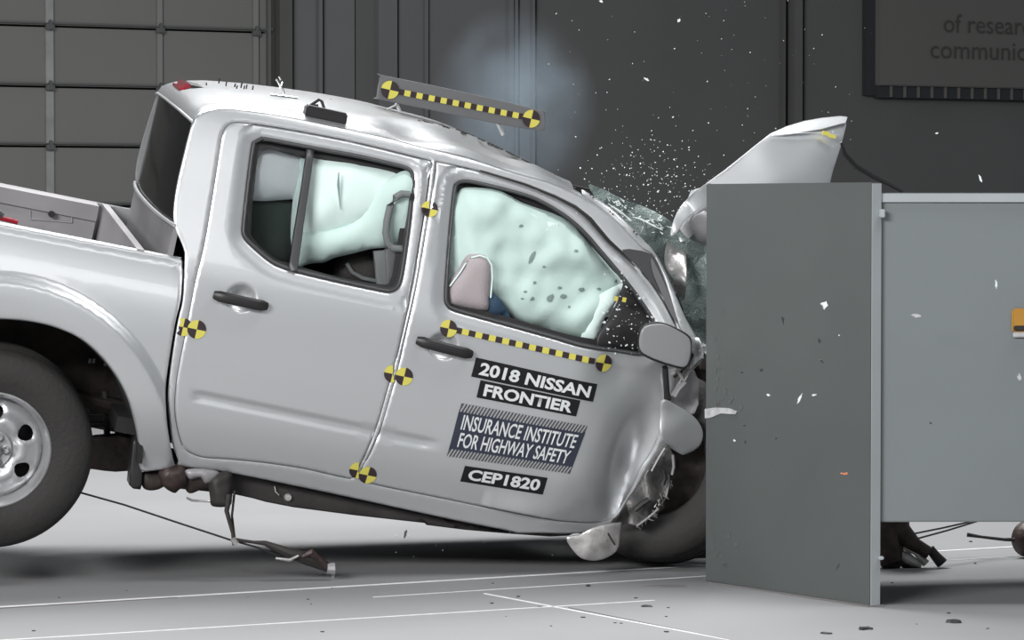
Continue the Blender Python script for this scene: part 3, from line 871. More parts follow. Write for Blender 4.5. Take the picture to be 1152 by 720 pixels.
# front seat headrest with piped edge, navy sleeve
hr = [(504, 329), (508, 318), (518, 305), (524, 294), (530, 288), (540, 286), (549, 289), (554, 297), (555, 310), (553, 330), (550, 352), (505, 345), (503, 338)]
hb = pillow('front_headrest', M['seat'], hr, .11, .045, amp=.004, sp=.02, rr=.05)
bm = bmesh.new(); tube(bm, [P(x, y, .082) for x, y in [(506, 322), (518, 306), (524, 296), (530, 290), (540, 287.5), (548, 290), (553, 298), (554, 312), (552, 335)]], .0035, 8); link('piping', bm, M['bagw'], hb, 60)
pillow('navy_cloth', M['navy'], [(551, 335), (558, 332), (566, 340), (573, 352), (574, 360), (550, 354)], .10, .03, amp=.01, rr=.04)
# broken side glass sprinkled on the dark corner, small yellow target inside
random.seed(3); bm = bmesh.new()
for k in range(150):
    x = random.uniform(676, 745); y = random.uniform(300 + (745 - x) * .1, 398)
    if y < 300 + (x - 700) * 1.2: continue
    p = P(x, y, random.uniform(.03, .10)); s = random.choice([.002, .003, .003, .006]) * random.uniform(.6, 1.3)
    box(bm, p, (s, s, s * random.uniform(.5, 1.6)), Matrix.Rotation(random.random() * 3, 3, 'Y'))
o = link('glass_crumbs', bm, M['pale'], fdoor, 0); o['kind'] = 'stuff'
panel('corner_trim', M['black'], [(706, 318), (722, 341), (737, 365), (741, 382), (733, 396), (700, 396), (671, 391), (673, 376), (690, 352)], lf=lambda f, u, d: gdoor(f, u) + .045 + .01 * nz(f * 9, u * 9), thick=.015, sp=.03, parent=fdoor)
bm = bmesh.new()
for i, k in enumerate((0, 1, 0)):
    a = P(693 + i * 4.6, 336 + i * .6, .045); box(bm, a, (.015, .003, .018), mi=k)
link('inner_target', bm, [M['yellow'], M['tblack']], fdoor, 0)

# ---- roof: near edge taken along the rail, crowned to the far edge
redge = [(222, 130), (232, 124), (246, 121.5), (262, 121.5), (283, 124), (305, 127), (338, 133), (362, 138), (386, 143), (411, 148.5), (436, 154), (471, 163), (500, 170), (530, 178), (567, 189), (592, 196), (613, 202), (636, 211), (656, 220)]
bm = bmesh.new(); rows = []; NS = 30
ed = [fus(p, lambda f, u, d: gcab(f, u)) for p in redge]
ff = np.array([p[0] for p in ed]); uu = np.array([p[1] for p in ed])
fs_ = np.concatenate([np.linspace(ff[0], ff[2], 5)[:-1], np.linspace(ff[2], ff[-1], 60)])
for f in fs_:
    u = float(np.interp(f, ff, uu)); l0 = gsm(u); row = []
    dent = sst(1.0, 1.35, f) * (1 - sst(2.2, 2.5, f))
    for k in range(NS + 1):
        s = k / NS; s = s * s * (3 - 2 * s) if False else s
        l = l0 - .004 + (Wd - 2 * l0 + .008) * s; c = 1 - abs(2 * s - 1) ** 2.6
        hgt = (.040 + .045 * sst(.45, 1.3, f)) * (1 - .62 * sst(1.5, ff[-1], f))
        z = u - .004 + hgt * c
        z += dent * (.009 * math.sin(f * 17 + s * 9) * math.exp(-((s - .10) / .09) ** 2) + .012 * math.sin(f * 9 - s * 22) * math.exp(-((s - .2) / .15) ** 2))
        if s < .5: z += .010 * math.exp(-((s - .035) / .02) ** 2)
        # the rear lip curls down over the back glass
        fo = f
        if f < ff[2]: fo = f - .0 - .10 * c * (1 - (f - ff[0]) / (ff[2] - ff[0])) * .4
        row.append(bm.verts.new((fo, l, z)))
    if not rows:          # the rear lip meets the top of the back glass
        na, nb_ = fus((217, 137), gcab), fus((197, 252), gcab)
        rows.append([bm.verts.new((na[0] - .040 * (1 - abs(2 * k / NS - 1) ** 2.5), row[k].co.y, na[1] + .022 * (1 - abs(2 * k / NS - 1) ** 2.5) + .004)) for k in range(NS + 1)])
    rows.append(row)
for A, B in zip(rows, rows[1:]):
    for k in range(NS): bm.faces.new((A[k], B[k], B[k + 1], A[k + 1]))
bmesh.ops.solidify(bm, geom=bm.faces[:], thickness=.012)
roof = link('roof', bm, M['paint'], truck, 60)


def roof_u(f, l):
    hit, loc_, nn, _ = roof.ray_cast(Vector((f, l, 3)), Vector((0, 0, -1))); return loc_.z if hit else 1.5


# ---- back of the cab: glass leaning between the two C-pillars
def pl2(uv, l): return P(uv[0], uv[1], l)


na, nb_ = fus((217, 137), gcab), fus((197, 252), gcab)
nrow = []
bm = bmesh.new()
for j in range(9):
    t = j / 8; f = na[0] + (nb_[0] - na[0]) * t; u = na[1] + (nb_[1] - na[1]) * t; l0 = gsm(u) + .025
    r_ = []
    for k in range(17):
        s = k / 16; c = 1 - abs(2 * s - 1) ** 2.5
        r_.append(bm.verts.new((f - .035 * c + .006, l0 + (Wd - 2 * l0) * s, u + (.03 * c if j == 0 else .03 * c * (1 - t)))))
    nrow.append(r_)
for A, B in zip(nrow, nrow[1:]):
    for k in range(16): bm.faces.new((A[k], A[k + 1], B[k + 1], B[k]))
bmesh.ops.solidify(bm, geom=bm.faces[:], thickness=-.006); bmesh.ops.recalc_face_normals(bm, faces=bm.faces)
bg = link('rear_glass', bm, M['glassd'], truck, 60)
for k, (uA, m_, rr) in enumerate((((195.5, 258), 'trim', .008),)):
    f, u = fus(uA, gcab); bm = bmesh.new()
    tube(bm, [Vector((f - .03 * (1 - abs(2 * s - 1) ** 2.5), .08 + (Wd - .16) * s, u + .01)) for s in [i / 12 for i in range(13)]], rr, 8); link('glass_sill', bm, M[m_], truck, 60)
bm = bmesh.new()   # silver top and bottom surround of the rear glass
for t in (0., 1.):
    f = na[0] + (nb_[0] - na[0]) * t; u = na[1] + (nb_[1] - na[1]) * t
    tube(bm, [Vector((f - .035 * (1 - abs(2 * s - 1) ** 2.5) - .002, gsm(u) + (Wd - 2 * gsm(u)) * s, u + (.024 * (1 - abs(2 * s - 1) ** 2.5) if t == 0 else -.006))) for s in [i / 16 for i in range(17)]], .006 if t == 0 else .008, 8)
link('rear_glass_surround', bm, M['paint'], truck, 60)
# lower cab back between bed and glass
f, u = fus((197, 252), gcab); f2, u2 = fus((206, 285), gcab)
slab('cab_back_panel', M['bedin'], V3(f - .0, .08, u), V3(f - .0, Wd - .08, u), V3(BF + .14, Wd - .08, u - .5), V3(BF + .14, .08, u - .5), V3(.02, 0, 0))
# far C-pillar edge and high brake lamp
cl = P(207, 103, .86)
lp = [(190, 106), (196, 99), (206, 98), (222, 103), (224, 106), (214, 109), (206, 112), (203, 114), (196, 112)]
bm = bmesh.new()
lampf = fu(203, 105, .80); lampf = (lampf[0], roof_u(lampf[0], .80) + .004)
box(bm, (lampf[0] + .02, .86, lampf[1] - .004), (.075, .28, .046), bev=.018); o = link('high_brake_lamp', bm, M['red'], truck, 60); o['label'] = 'red high brake lamp'
bm = bmesh.new(); box(bm, (lampf[0] + .055, .84, lampf[1] + .0), (.085, .26, .042), bev=.014); link('lamp_gasket', bm, M['black'], o, 60)


# ---- roof equipment
def on_roof(u_, v_, l): f, u = fu(u_, v_, l); return f, u


a = fu(340, 131, .30); b_ = fu(386, 141, .30)
bm = bmesh.new(); ang = -math.atan2(b_[1] - a[1], b_[0] - a[0])
box(bm, ((a[0] + b_[0]) / 2, .27, roof_u((a[0] + b_[0]) / 2, .27) + .012), (b_[0] - a[0], .07, .045), Matrix.Rotation(ang, 3, 'Y'), bev=.006)
pad = link('foam_pad', bm, M['black'], truck); pad['label'] = 'black block on the roof edge'
bm = bmesh.new(); tube(bm, [P(344, 126, .34), P(350, 118, .36), P(359, 112, .36), P(362, 114, .36), P(366, 126, .34)], .006, 6); tube(bm, [P(348, 119, .37), P(358, 119, .37)], .007, 6)
link('strap_loop', bm, M['black'], pad)
bm = bmesh.new(); tube(bm, [P(304, 107, .55), P(335, 111, .55)], .0065, 8); tube(bm, [P(316, 90, .55), P(314, 86, .55)], .004, 6)
tube(bm, [P(311, 89, .55), P(318, 101, .55), P(320, 106, .55)], .005, 6); tube(bm, [P(318, 92, .55), P(315, 99, .55)], .004, 6)
for x in (320, 326, 332): tube(bm, [P(x, 110, .55), P(x + 1, 118, .55)], .005, 6)
link('clamp_rig', bm, M['chrome'], truck)
bm = bmesh.new(); random.seed(6)
for x, y, h in [(232, 96, 3), (246, 94, 6), (254, 97, 5), (266, 101, 5), (271, 99, 7), (274, 103, 7), (277, 100, 5), (283, 106, 10), (288, 111, 4), (292.5, 111, 5), (264, 98, 4), (371, 116, 5)]:
    p = P(x, y, .7); tube(bm, [p, p + Vector((0, 0, h / 290))], .003, 5)
o = link('roof_studs', bm, M['black'], truck); o['kind'] = 'stuff'
bm = bmesh.new(); random.seed(8)
for k in range(60):
    x = random.uniform(468, 600); y = 136 + (x - 468) * .27 + random.uniform(-2, 3.5)
    for _ in range(1):
        f_, u_ = fu(x, y, .62); hitz = roof_u(f_, .62); box(bm, (f_, .55 + random.uniform(-.03, .12), hitz + .001), (random.uniform(.006, .022), .012, .006), Matrix.Rotation(.2, 3, 'Y'))
o = link('roof_scratches', bm, M['trim'], truck, 0); o['kind'] = 'stuff'
bd = panel('reference_board', M['board'], cr([(428, 86), (432, 85), (528, 105), (607, 124), (613, 128), (613, 145), (608, 147), (567, 141), (500, 127), (427, 112), (424, 109)], 2), lf=.80, thick=.012, sp=.08, parent=truck, edge=.002, ring=.004)
lb = lambda f, u, d=1: .80
tape(bd, (448, 103), (590, 131.5), 21, 6.4, lb)
target(bd, (438.5, 101), .0365, lf=lb, off=-.004); target(bd, (597.5, 133.5), .036, lf=lb, off=-.004)
bm = bmesh.new(); tube(bm, [P(434, 124, .80), P(446, 118, .81)], .004, 6); tube(bm, [P(560, 139, .82), P(566, 152, .82)], .008, 6); tube(bm, [P(446, 116, .82), P(450, 126, .82)], .008, 6); link('board_bracket', bm, M['scuff'], bd)

# ---- A-pillar outer skin, rivets, windshield
ap = [(656, 214), (668, 221), (690, 236), (712, 257), (726, 272), (733, 279), (742, 292), (752, 312), (762, 335), (772, 358), (783, 378), (788, 392), (780, 396), (772, 383), (764, 367), (757, 345), (748, 316), (738, 294), (732, 285), (722, 279), (700, 256), (680, 238), (660, 223)]
panel('pillar_flange', M['paint'], cr(ap, 3), lf=lambda f, u, d: gcab(f, u) - .010 + .02 * nz(f * 6, u * 6), thick=.02, sp=.02, edge=.008, parent=truck)
panel('pillar_recess', M['trim'], cr([(700, 281), (733, 286), (744, 307), (755, 335), (760, 352), (740, 327), (720, 303)], 3), lf=lambda f, u, d: gcab(f, u) - .003, thick=.004, sp=.03, ring=0, parent=truck)
panel('pillar_plate', M['board'], cr([(733, 290), (744, 311), (755, 338), (762, 364), (752, 348), (742, 325), (734, 305)], 3), lf=lambda f, u, d: gcab(f, u) - .007, thick=.006, sp=.03, ring=0, parent=truck)
for x, y in [(663, 220), (685, 238.5), (712, 261), (737, 286), (754, 318), (769, 354)]:
    bm = bmesh.new()
    for dx, dy in ((-1.6, -1.4), (1.4, 1.6)):
        f, u = fus((x + dx + 1.5, y + dy), gcab); box(bm, (f, gcab(f, u) - .022, u), (.007, .006, .007), bev=.002)
    link('rivet', bm, M['black'], truck)
# seam shadow put in as a black tube between door frame and roof rail
bm = bmesh.new(); tube(bm, [P(x, y, gsm(fus((x, y), gcab)[1]) + .004) for x, y in [(540, 191.5), (591, 207), (624, 220.5), (647, 232.5), (664, 246), (685, 271), (711, 294)]], [.002, .004, .005, .007, .008, .007, .004], 6); link('seam_shadow', bm, M['black'], truck)


def lws(f, u): return .30 + .5 * sst(.9, 1.35, u) * 0 + .10 * nz(f * 4, u * 4)


ws = [(652, 204), (668, 208), (690, 219), (715, 228), (735, 238), (750, 249), (762, 262), (778, 270), (800, 285), (800, 400), (785, 395), (770, 372), (756, 338), (742, 305), (732, 286), (715, 270), (690, 246), (668, 228)]
panel('windshield', M['crazed'], cr(ws, 3), lf=lambda f, u, d: .34 + .16 * sst(0, .2, d) + .07 * nz(f * 7, u * 7, 2) + .02 * nz(f * 22, u * 22), thick=.006, sp=.022, ring=0, parent=truck, smooth=20)
bm = bmesh.new(); random.seed(12)
for k in range(40):
    t = random.random(); x = 682 + t * 68 + random.gauss(0, 4); y = 226 + t * 30 + random.gauss(0, 5)
    p = P(x, y, random.uniform(.20, .3)); s = random.uniform(.003, .012)
    d_ = Vector((1, 0, -.35 + random.gauss(0, .5))).normalized()
    tube(bm, [p - d_ * s, p + d_ * s], [.0005, random.uniform(.001, .0035)], 4)
o = link('glass_shards', bm, M['pale'], truck, 0); o['kind'] = 'stuff'
for pts, rr in (([(684, 229), (697, 238), (708, 246)], .006), ([(712, 244), (722, 247), (735, 254), (746, 259)], .0035), ([(702, 241), (709, 248), (703, 247)], .006)):
    bm = bmesh.new(); tube(bm, [P(x, y, .22) for x, y in pts], [.001, rr, .001][:len(pts)] if len(pts) == 3 else [.001, rr, rr, .001], 6, 2.); link('glass_splinter', bm, M['pale'], truck)

# ---- crumpled front end
hl = lambda f, u, d: .42 + .16 * math.sin((f - 2.6) * 5.5) * .5 + .03 * nz(f * 3, u * 5)
hood = [(775, 222), (790, 211), (800, 203), (818, 190), (835, 177), (852, 163), (867, 151), (875, 150), (905, 147), (945, 141), (952, 138), (950, 150), (945, 168), (938, 190), (934, 206), (925, 250), (860, 270), (790, 275)]
hd = panel('hood', M['paint'], cr(hood, 3), lf=lambda f, u, d: .42 + .35 * (u - 1.2) + .05 * math.sin(f * 6.) + .10 * math.exp(-((f - 3.02) / .09) ** 2 - ((u - 1.48) / .06) ** 2) + .02 * nz(f * 4, u * 4), thick=.008, sp=.03, edge=.002, parent=truck, smooth=50)
# folded bright top lip of the hood
slf = lambda f, u, d: .42 + .35 * (u - 1.2) + .05 * math.sin(f * 6.)
bm = bmesh.new(); tp = [(792, 210), (818, 189), (850, 163), (867, 150), (885, 142), (905, 136), (925, 132.5), (945, 130.5), (951, 131)]; bt = [(792, 211), (818, 190.5), (850, 165), (867, 153.5), (885, 151), (905, 148), (925, 144.5), (945, 139), (951, 138)]
A = []; B = []; Cc = []
for p, q in zip(tp, bt):
    fa = P(*q, slf(*fu(*q, .45), 1)); v1 = P(*p, fa.y + .16); A.append(bm.verts.new(v1)); B.append(bm.verts.new(fa + Vector((0, -.004, 0)))); Cc.append(bm.verts.new((v1 + fa) / 2 + Vector((0, -.02, .012))))
for X, Y in ((A, Cc), (Cc, B)):
    for i in range(len(X) - 1): bm.faces.new((X[i], X[i + 1], Y[i + 1], Y[i]))
bmesh.ops.recalc_face_normals(bm, faces=bm.faces); bmesh.ops.solidify(bm, geom=bm.faces[:], thickness=.004)
link('hood_lip', bm, M['paint'], hd, 60)
bm = bmesh.new()
q = [P(x, y, slf(*fu(x, y, .45), 1) - .02) for x, y in [(868, 153), (895, 150), (925, 149), (945, 152)]]
tube(bm, q, [.001, .0018, .0018, .001], 6); link('tape_strip', bm, M['white'], hd)
bm = bmesh.new(); c = P(929, 150, slf(*fu(929, 150, .45), 1) - .03); box(bm, c, (.03, .004, .016), mi=0); box(bm, c + Vector((.03, 0, -.006)), (.03, .004, .014), mi=0); link('target_scrap', bm, M['yellow'], hd)
bm = bmesh.new(); tube(bm, [P(946, 160, .5), P(950, 173, .52), P(962, 187, .55), P(980, 198, .6), P(1000, 207, .6), P(1015, 216, .6)], [.004, .010, .012, .014, .014, .01], 8); link('torn_weatherstrip', bm, M['black'], truck)
# curled cowl sheet behind the plate's edge
for k, (pts, dl, m_) in enumerate((([(800, 206), (785, 214), (772, 226), (762, 240), (756, 256), (755, 266), (762, 262), (772, 248), (785, 238), (800, 232)], .33, 'paint'),
                                   ([(800, 232), (785, 238), (772, 249), (764, 262), (766, 272), (776, 268), (786, 258), (800, 256)], .36, 'paint'),
                                   ([(756, 262), (766, 266), (772, 285), (772, 320), (768, 345), (757, 318), (748, 296), (750, 275)], .38, 'bright'),
                                   ([(776, 250), (800, 240), (800, 310), (784, 302), (776, 280)], .40, 'paint_in'))):
    panel('crumpled_sheet', M[m_], cr(pts, 3), lf=lambda f, u, d, k=k, dl=dl: dl - .08 * math.sin(u * 18 + f * 9 + k) + .06 * nz(f * 8, u * 8, k), thick=.006, sp=.018, edge=.003, ring=.005, parent=truck, smooth=50)
pillow('engine_bay_debris', M['under'], [(768, 290), (800, 285), (800, 470), (792, 560), (776, 545), (766, 470), (752, 430), (764, 395), (778, 380), (774, 340)], .62, .12, amp=.12, freq=12, sp=.02, smooth=25)
panel('firewall', M['liner'], [(700, 330), (800, 330), (810, 600), (690, 600)], lf=.95, thick=.04, sp=.1, ring=0, parent=truck)
fubox('engine_block', M['under'], 2.75, 3.35, .62, 1.4, .1, .85, .06)
fubox('engine_block', M['maroon'], 2.65, 3.15, .5, .85, .0, .55, .06)
# mirror
mir = [(722, 372), (728, 367), (739, 364.5), (750, 366), (763, 372), (774, 379), (777.5, 386), (777, 400), (773, 411), (766, 413), (745, 407), (728, 400), (721, 394), (719.5, 384)]
mc = fus((750, 388), gcab)
mh = panel('mirror_housing', M['black'], cr([(p[0] + (1.5 if p[0] > 750 else -.5), p[1] + (2.5 if p[1] > 388 else -1.5)) for p in mir], 3), lf=-.085, back=lambda f, u, d: -.085 + .03 + .09 * min(1, d / .05), sp=.02, edge=.01, ring=.006, parent=truck, smooth=60)
panel('mirror_face', M['mirror'], cr(mir, 3), lf=lambda f, u, d: -.094, thick=.006, sp=.02, edge=.003, ring=.004, parent=mh, smooth=60)
fubox('mirror_arm', M['black'], mc[0] - .05, mc[0] + .05, -.04, .12, mc[1] - .04, mc[1] + .03, .012, parent=mh)
# torn hinge metal below the mirror
for pts, rr, m_ in (([(748, 413), (749, 425), (750, 440), (751, 449)], .012, 'black'), ([(786, 392), (790, 402), (778, 414), (766, 430), (757, 446)], .008, 'bright'), ([(779, 398), (772, 412), (765, 420), (758, 424)], .007, 'under'), ([(764, 420), (769, 428), (774, 420), (788, 404)], .006, 'bright'), ([(757, 446), (762, 438), (770, 430)], .009, 'paint_in')):
    bm = bmesh.new(); tube(bm, [P(x, y, .03 + .01 * i) for i, (x, y) in enumerate(pts)], rr, 6, 1.6); link('torn_hinge', bm, M[m_], truck)
panel('crumpled_sheet', M['paint_in'], cr([(752, 415), (776, 414), (785, 425), (786, 455), (775, 470), (755, 460), (750, 440)], 2), lf=lambda f, u, d: .10 + .03 * nz(f * 14, u * 14), thick=.006, sp=.02, parent=truck)
panel('crumpled_sheet', M['paint'], cr([(772, 384), (786, 380), (792, 398), (789, 404), (782, 410), (776, 416), (779, 398)], 2), lf=lambda f, u, d: .02 + .04 * nz(f * 20, u * 14), thick=.006, sp=.015, parent=truck)
fen = [(744, 452), (744, 452), (750, 450), (765, 458), (780, 468), (789, 480), (791, 492), (786, 504), (772, 511), (766, 511), (750, 501), (744, 494), (743, 475)]
panel('fender_flap', M['paint'], cr(fen, 3), lf=lambda f, u, d: .055 + .5 * max(0, .52 - u) * .3 - .03 * math.sin((f - 2.4) * 14) + .02 * nz(f * 8, u * 9), thick=.008, sp=.02, parent=truck, smooth=50)
# shredded inner door edge and wheelhouse lip
shred = [(752, 500), (746, 502), (738, 515), (727, 532), (716, 548), (704, 566), (690, 584), (688, 589), (706, 589), (716, 592), (722, 588), (730, 583), (738, 585), (741, 577), (748, 572), (746, 560), (752, 552), (754, 542), (750, 538), (758, 528), (758, 512)]
panel('shredded_liner', M['shred'], shred, lf=lambda f, u, d: .04 + .06 * nz(f * 12, u * 12, 5), thick=.006, sp=.015, edge=.003, ring=.004, parent=truck, smooth=30)
for pts, m_, rr, l_ in (([(716, 592), (730, 582), (741, 572), (749, 560), (752, 546), (752, 534)], 'paint_in', .005, .0), ([(733, 530), (741, 515), (748, 504)], 'paint_in', .005, -.01), ([(714, 574), (722, 567), (730, 562)], 'black', .011, -.02), ([(746, 528), (748, 537), (745, 545)], 'black', .010, -.02), ([(757, 512), (758, 525), (756, 534)], 'paint_in', .006, -.02)):
    bm = bmesh.new(); tube(bm, [P(x, y, l_) for x, y in pts], rr, 6, 1.5); link('torn_edge', bm, M[m_], truck)
random.seed(21); bm = bmesh.new()
for k in range(34):
    t = random.random(); x = 716 + t * 38 + random.gauss(0, 2); y = 592 - t ** 1.6 * 52 + random.gauss(0, 2)
    p = P(x, y, random.uniform(-.01, .03)); d_ = Vector((random.gauss(.6, .4), 0, random.gauss(-.5, .4))).normalized() * random.uniform(.01, .03)
    tube(bm, [p, p + d_], [.003, .0008], 4)
o = link('shredded_fibres', bm, M['bright'], truck); o['kind'] = 'stuff'
panel('wheelhouse', M['under'], cr([(640, 588), (690, 570), (720, 530), (742, 498), (800, 500), (800, 640), (770, 630), (745, 600), (700, 604), (660, 604)], 2), lf=lambda f, u, d: .52 + .05 * nz(f * 7, u * 7), thick=.02, sp=.04, parent=truck)


# ---- far front corner of the truck, beyond the barrier
slab('far_fender', M['paint'], V3(2.42, Wd - .04, .15), V3(3.35, Wd - .04, .2), V3(3.35, Wd - .06, .84), V3(2.42, Wd - .04, .93), V3(0, -.03, 0))
slab('hood_base', M['paint'], V3(2.45, .9, .92), V3(3.32, .9, .86), V3(3.32, Wd - .07, .82), V3(2.45, Wd - .07, .90), V3(0, 0, -.03))
slab('grille', M['trim'], V3(3.36, .75, .1), V3(3.36, Wd - .05, .1), V3(3.36, Wd - .05, .82), V3(3.36, .75, .84), V3(-.06, 0, 0))


# ---- wheels
def wheel_mesh(bm, mtx, R0=.381, rin=.212, w=.24, tread=True):
    prof = [(rin, .012), (rin + .012, -.012), (rin + .05, -.026), (R0 - .075, -.028), (R0 - .03, -.016), (R0 - .008, .006)]
    for a_, d in ((.028, 0), (.040, 0), (.044, .009), (.054, .009), (.058, 0), (.090, 0), (.094, .009), (.104, .009), (.108, 0), (.138, 0), (.142, .009), (.152, .009), (.156, 0), (.188, 0), (.192, .009), (.202, .009), (.206, 0), (.216, 0)):
        prof.append((R0 - d, a_))
    prof += [(R0 - .008, .238), (R0 - .03, .256), (R0 - .075, .268), (rin + .05, .262), (rin, .236), (rin - .01, .12), (rin, .012)]
    lathe(bm, prof, mtx, 96)
    bmesh.ops.recalc_face_normals(bm, faces=bm.faces)
    return bm


def wheel(mtx, name, face=True, ang0=R(36)):
    bm = bmesh.new(); wheel_mesh(bm, mtx); ty = link(name, bm, M['rubber'], truck, 40)
    if face:
        me_p = []
        ring = [(.196 * math.cos(t * math.pi / 40), .196 * math.sin(t * math.pi / 40)) for t in range(80)]
        holes = []
        for k in range(6):
            a = ang0 - k * R(60); h = []
            for t in range(16):
                q = t * math.pi / 8; rr_ = .138 + .030 * math.cos(q) * (1. if abs(math.cos(q)) > .3 else 1.1); tt = a + (.030 + .005 * math.cos(q)) * math.sin(q) / .138
                h.append((rr_ * math.cos(tt), rr_ * math.sin(tt)))
            holes.append(h)

        def rl(f, u, d):
            r = math.hypot(f, u); z = .030 - .030 * math.exp(-((r - .115) / .035) ** 2) + .012 * (1 - sst(.05, .085, r)) * 0
            if r > .17: z += .030 * sst(.17, .196, r)
            hole_soft = .010 * (1 - sst(0, .014, d)) if .10 < r < .185 else 0
            return z + hole_soft
        bm = bmesh.new(); panel('', None, ring, holes, lf=rl, thick=.006, sp=.012, ring=0, space='fu', bm_out=bm)
        bmesh.ops.transform(bm, matrix=mtx, verts=bm.verts)
        rim = link('rim', bm, M['steel'], ty, 50)
        bm = bmesh.new(); lathe(bm, [(.190, .066), (.197, .040), (.204, .004), (.216, -.016), (.222, -.012), (.221, .012), (.206, .03), (.2, .22), (.19, .22), (.19, .066)], mtx, 80)
        bmesh.ops.recalc_face_normals(bm, faces=bm.faces); link('rim_flange', bm, M['steel'], ty, 50)
        bm = bmesh.new(); lathe(bm, [(0, .10), (.185, .10), (.185, .12), (0, .12)], mtx, 32); link('brake_drum', bm, M['liner'], ty, 40)
        bm = bmesh.new(); lathe(bm, [(.045, .012), (.072, .008), (.077, .014), (.077, .03)], mtx, 32); bmesh.ops.recalc_face_normals(bm, faces=bm.faces); link('hub_ring', bm, M['steel'], ty, 50)
        bm = bmesh.new(); lathe(bm, [(0, -.028), (.022, -.028), (.028, -.018), (.030, .02)], mtx, 24); link('hub_cap', bm, M['steel'], ty, 50)
        for k in range(6):
            a = R(6) + k * R(60); bm = bmesh.new(); lathe(bm, [(0, -.018), (.007, -.018), (.0105, -.010), (.0115, .02)], mtx @ Matrix.Translation((.054 * math.cos(a), 0, .054 * math.sin(a))), 6); link('lug_nut', bm, M['chrome'], ty, 30)
            bm = bmesh.new(); lathe(bm, [(.013, .010), (.0165, .003), (.018, .014)], mtx @ Matrix.Translation((.054 * math.cos(a), 0, .054 * math.sin(a))), 16); link('nut_seat', bm, M['steel'], ty, 50)
    return ty


wheel(Matrix.Translation((0, .02, 0)), 'rear_wheel')
wheel(Matrix.Translation((0, Wd - .27, 0)), 'rear_wheel', face=False)
TI = TM.inverted()
# struck front wheel, turned out against the barrier; its axis given in the world
fwc = TI @ (Vector((WP(741, 540, 13.57).x, 13.57, .398)))
ax = (TI.to_3x3() @ Vector((.25, .92, -.22))).normalized()     # axis into the scene; the top leans away, the tread shows at the bottom
zx = (TI.to_3x3() @ Vector((0, 0, 1))); zx = (zx - ax * zx.dot(ax)).normalized(); xx = ax.cross(zx)
fm = Matrix(((xx.x, ax.x, zx.x, fwc.x), (xx.y, ax.y, zx.y, fwc.y), (xx.z, ax.z, zx.z, fwc.z), (0, 0, 0, 1))) @ Matrix.Translation((0, -.12, 0))
fw_ = wheel(fm, 'front_wheel', face=False)
bm = bmesh.new(); lathe(bm, [(0, .07), (.10, .05), (.17, .09), (.215, .10), (.215, .12), (0, .12)], fm, 32); bmesh.ops.recalc_face_normals(bm, faces=bm.faces); link('brake_disc', bm, M['under'], fw_, 40)
# torn pale wheel disc fragment
fr = panel('wheel_disc_fragment', M['bright'], cr([(640, 604), (652, 602), (668, 594), (684, 590), (700, 588), (700, 588), (698, 602), (697, 614), (697, 614), (692, 622), (680, 629), (668, 631), (654, 628), (644, 618), (638, 608)], 3), lf=lambda f, u, d: -.06 + .05 * ((f - 2.3) / .1) ** 2 * .3 + .02 * nz(f * 9, u * 9), thick=.008, sp=.018, parent=truck, smooth=50)
bm = bmesh.new(); tube(bm, [P(684, 600, -.085), P(688, 607, -.085), P(692, 613, -.085)], .004, 6); link('slit', bm, M['under'], fr)

# ---- underbody
slab('frame_rail', M['rail'], V3(*P(175, 535, .30)), V3(*P(690, 603, .30)), V3(*P(690, 585, .30)), V3(*P(175, 505, .30)), V3(0, .08, 0))
rl_ = [(165, 533), (255, 529), (300, 540), (399, 561), (500, 583), (575, 598), (600, 601), (640, 592), (652, 590), (660, 594), (640, 603), (619, 604), (570, 600.5), (524, 596.5), (480, 591), (480, 589), (399, 580), (330, 571), (299, 565), (285, 561), (262, 556), (200, 550)]
panel('frame_rail', M['rail'], rl_, lf=.16, thick=.06, sp=.06, edge=.006, parent=truck)
bm = bmesh.new(); lathe(bm, [(0, -.012), (.012, -.010), (.016, 0)], Matrix.Translation(P(324, 559.5, .158)), 12); link('rail_bolt', bm, M['bright'], truck)
bm = bmesh.new(); tube(bm, [P(309, 547, .15), P(310, 553, .15), P(314, 557, .15)], .003, 6); link('rail_clip', bm, M['bright'], truck)
slab('frame_rail', M['rail'], V3(-1.2, 1.25, .1), V3(2.6, 1.25, .05), V3(2.6, 1.25, -.05), V3(-1.2, 1.25, -.03), V3(0, .08, 0))
fubox('rear_axle', M['under'], -.06, .06, .28, Wd - .28, -.06, .06, .03)
panel('leaf_spring', M['maroon'], cr([(60, 505), (110, 492), (150, 492), (160, 505), (158, 526), (130, 531), (104, 528), (60, 525)], 2), lf=.36, thick=.06, sp=.04, parent=truck)
for pts, m_, rr in (([(60, 440), (100, 452), (130, 460), (155, 470)], 'under', .035), ([(100, 464), (128, 463)], 'rail', .010), ([(98, 478), (135, 476)], 'rail', .012), ([(118, 440), (121, 500)], 'rail', .013), ([(132, 500), (149, 503)], 'bright', .012), ([(104, 505), (112, 498), (122, 497), (135, 505)], 'under', .02), ([(146, 468), (143, 485), (147, 498)], 'paint_in', .014)):
    bm = bmesh.new(); tube(bm, [P(x, y, .45) for x, y in pts], rr, 8, 1.); link('suspension_link', bm, M[m_], truck)
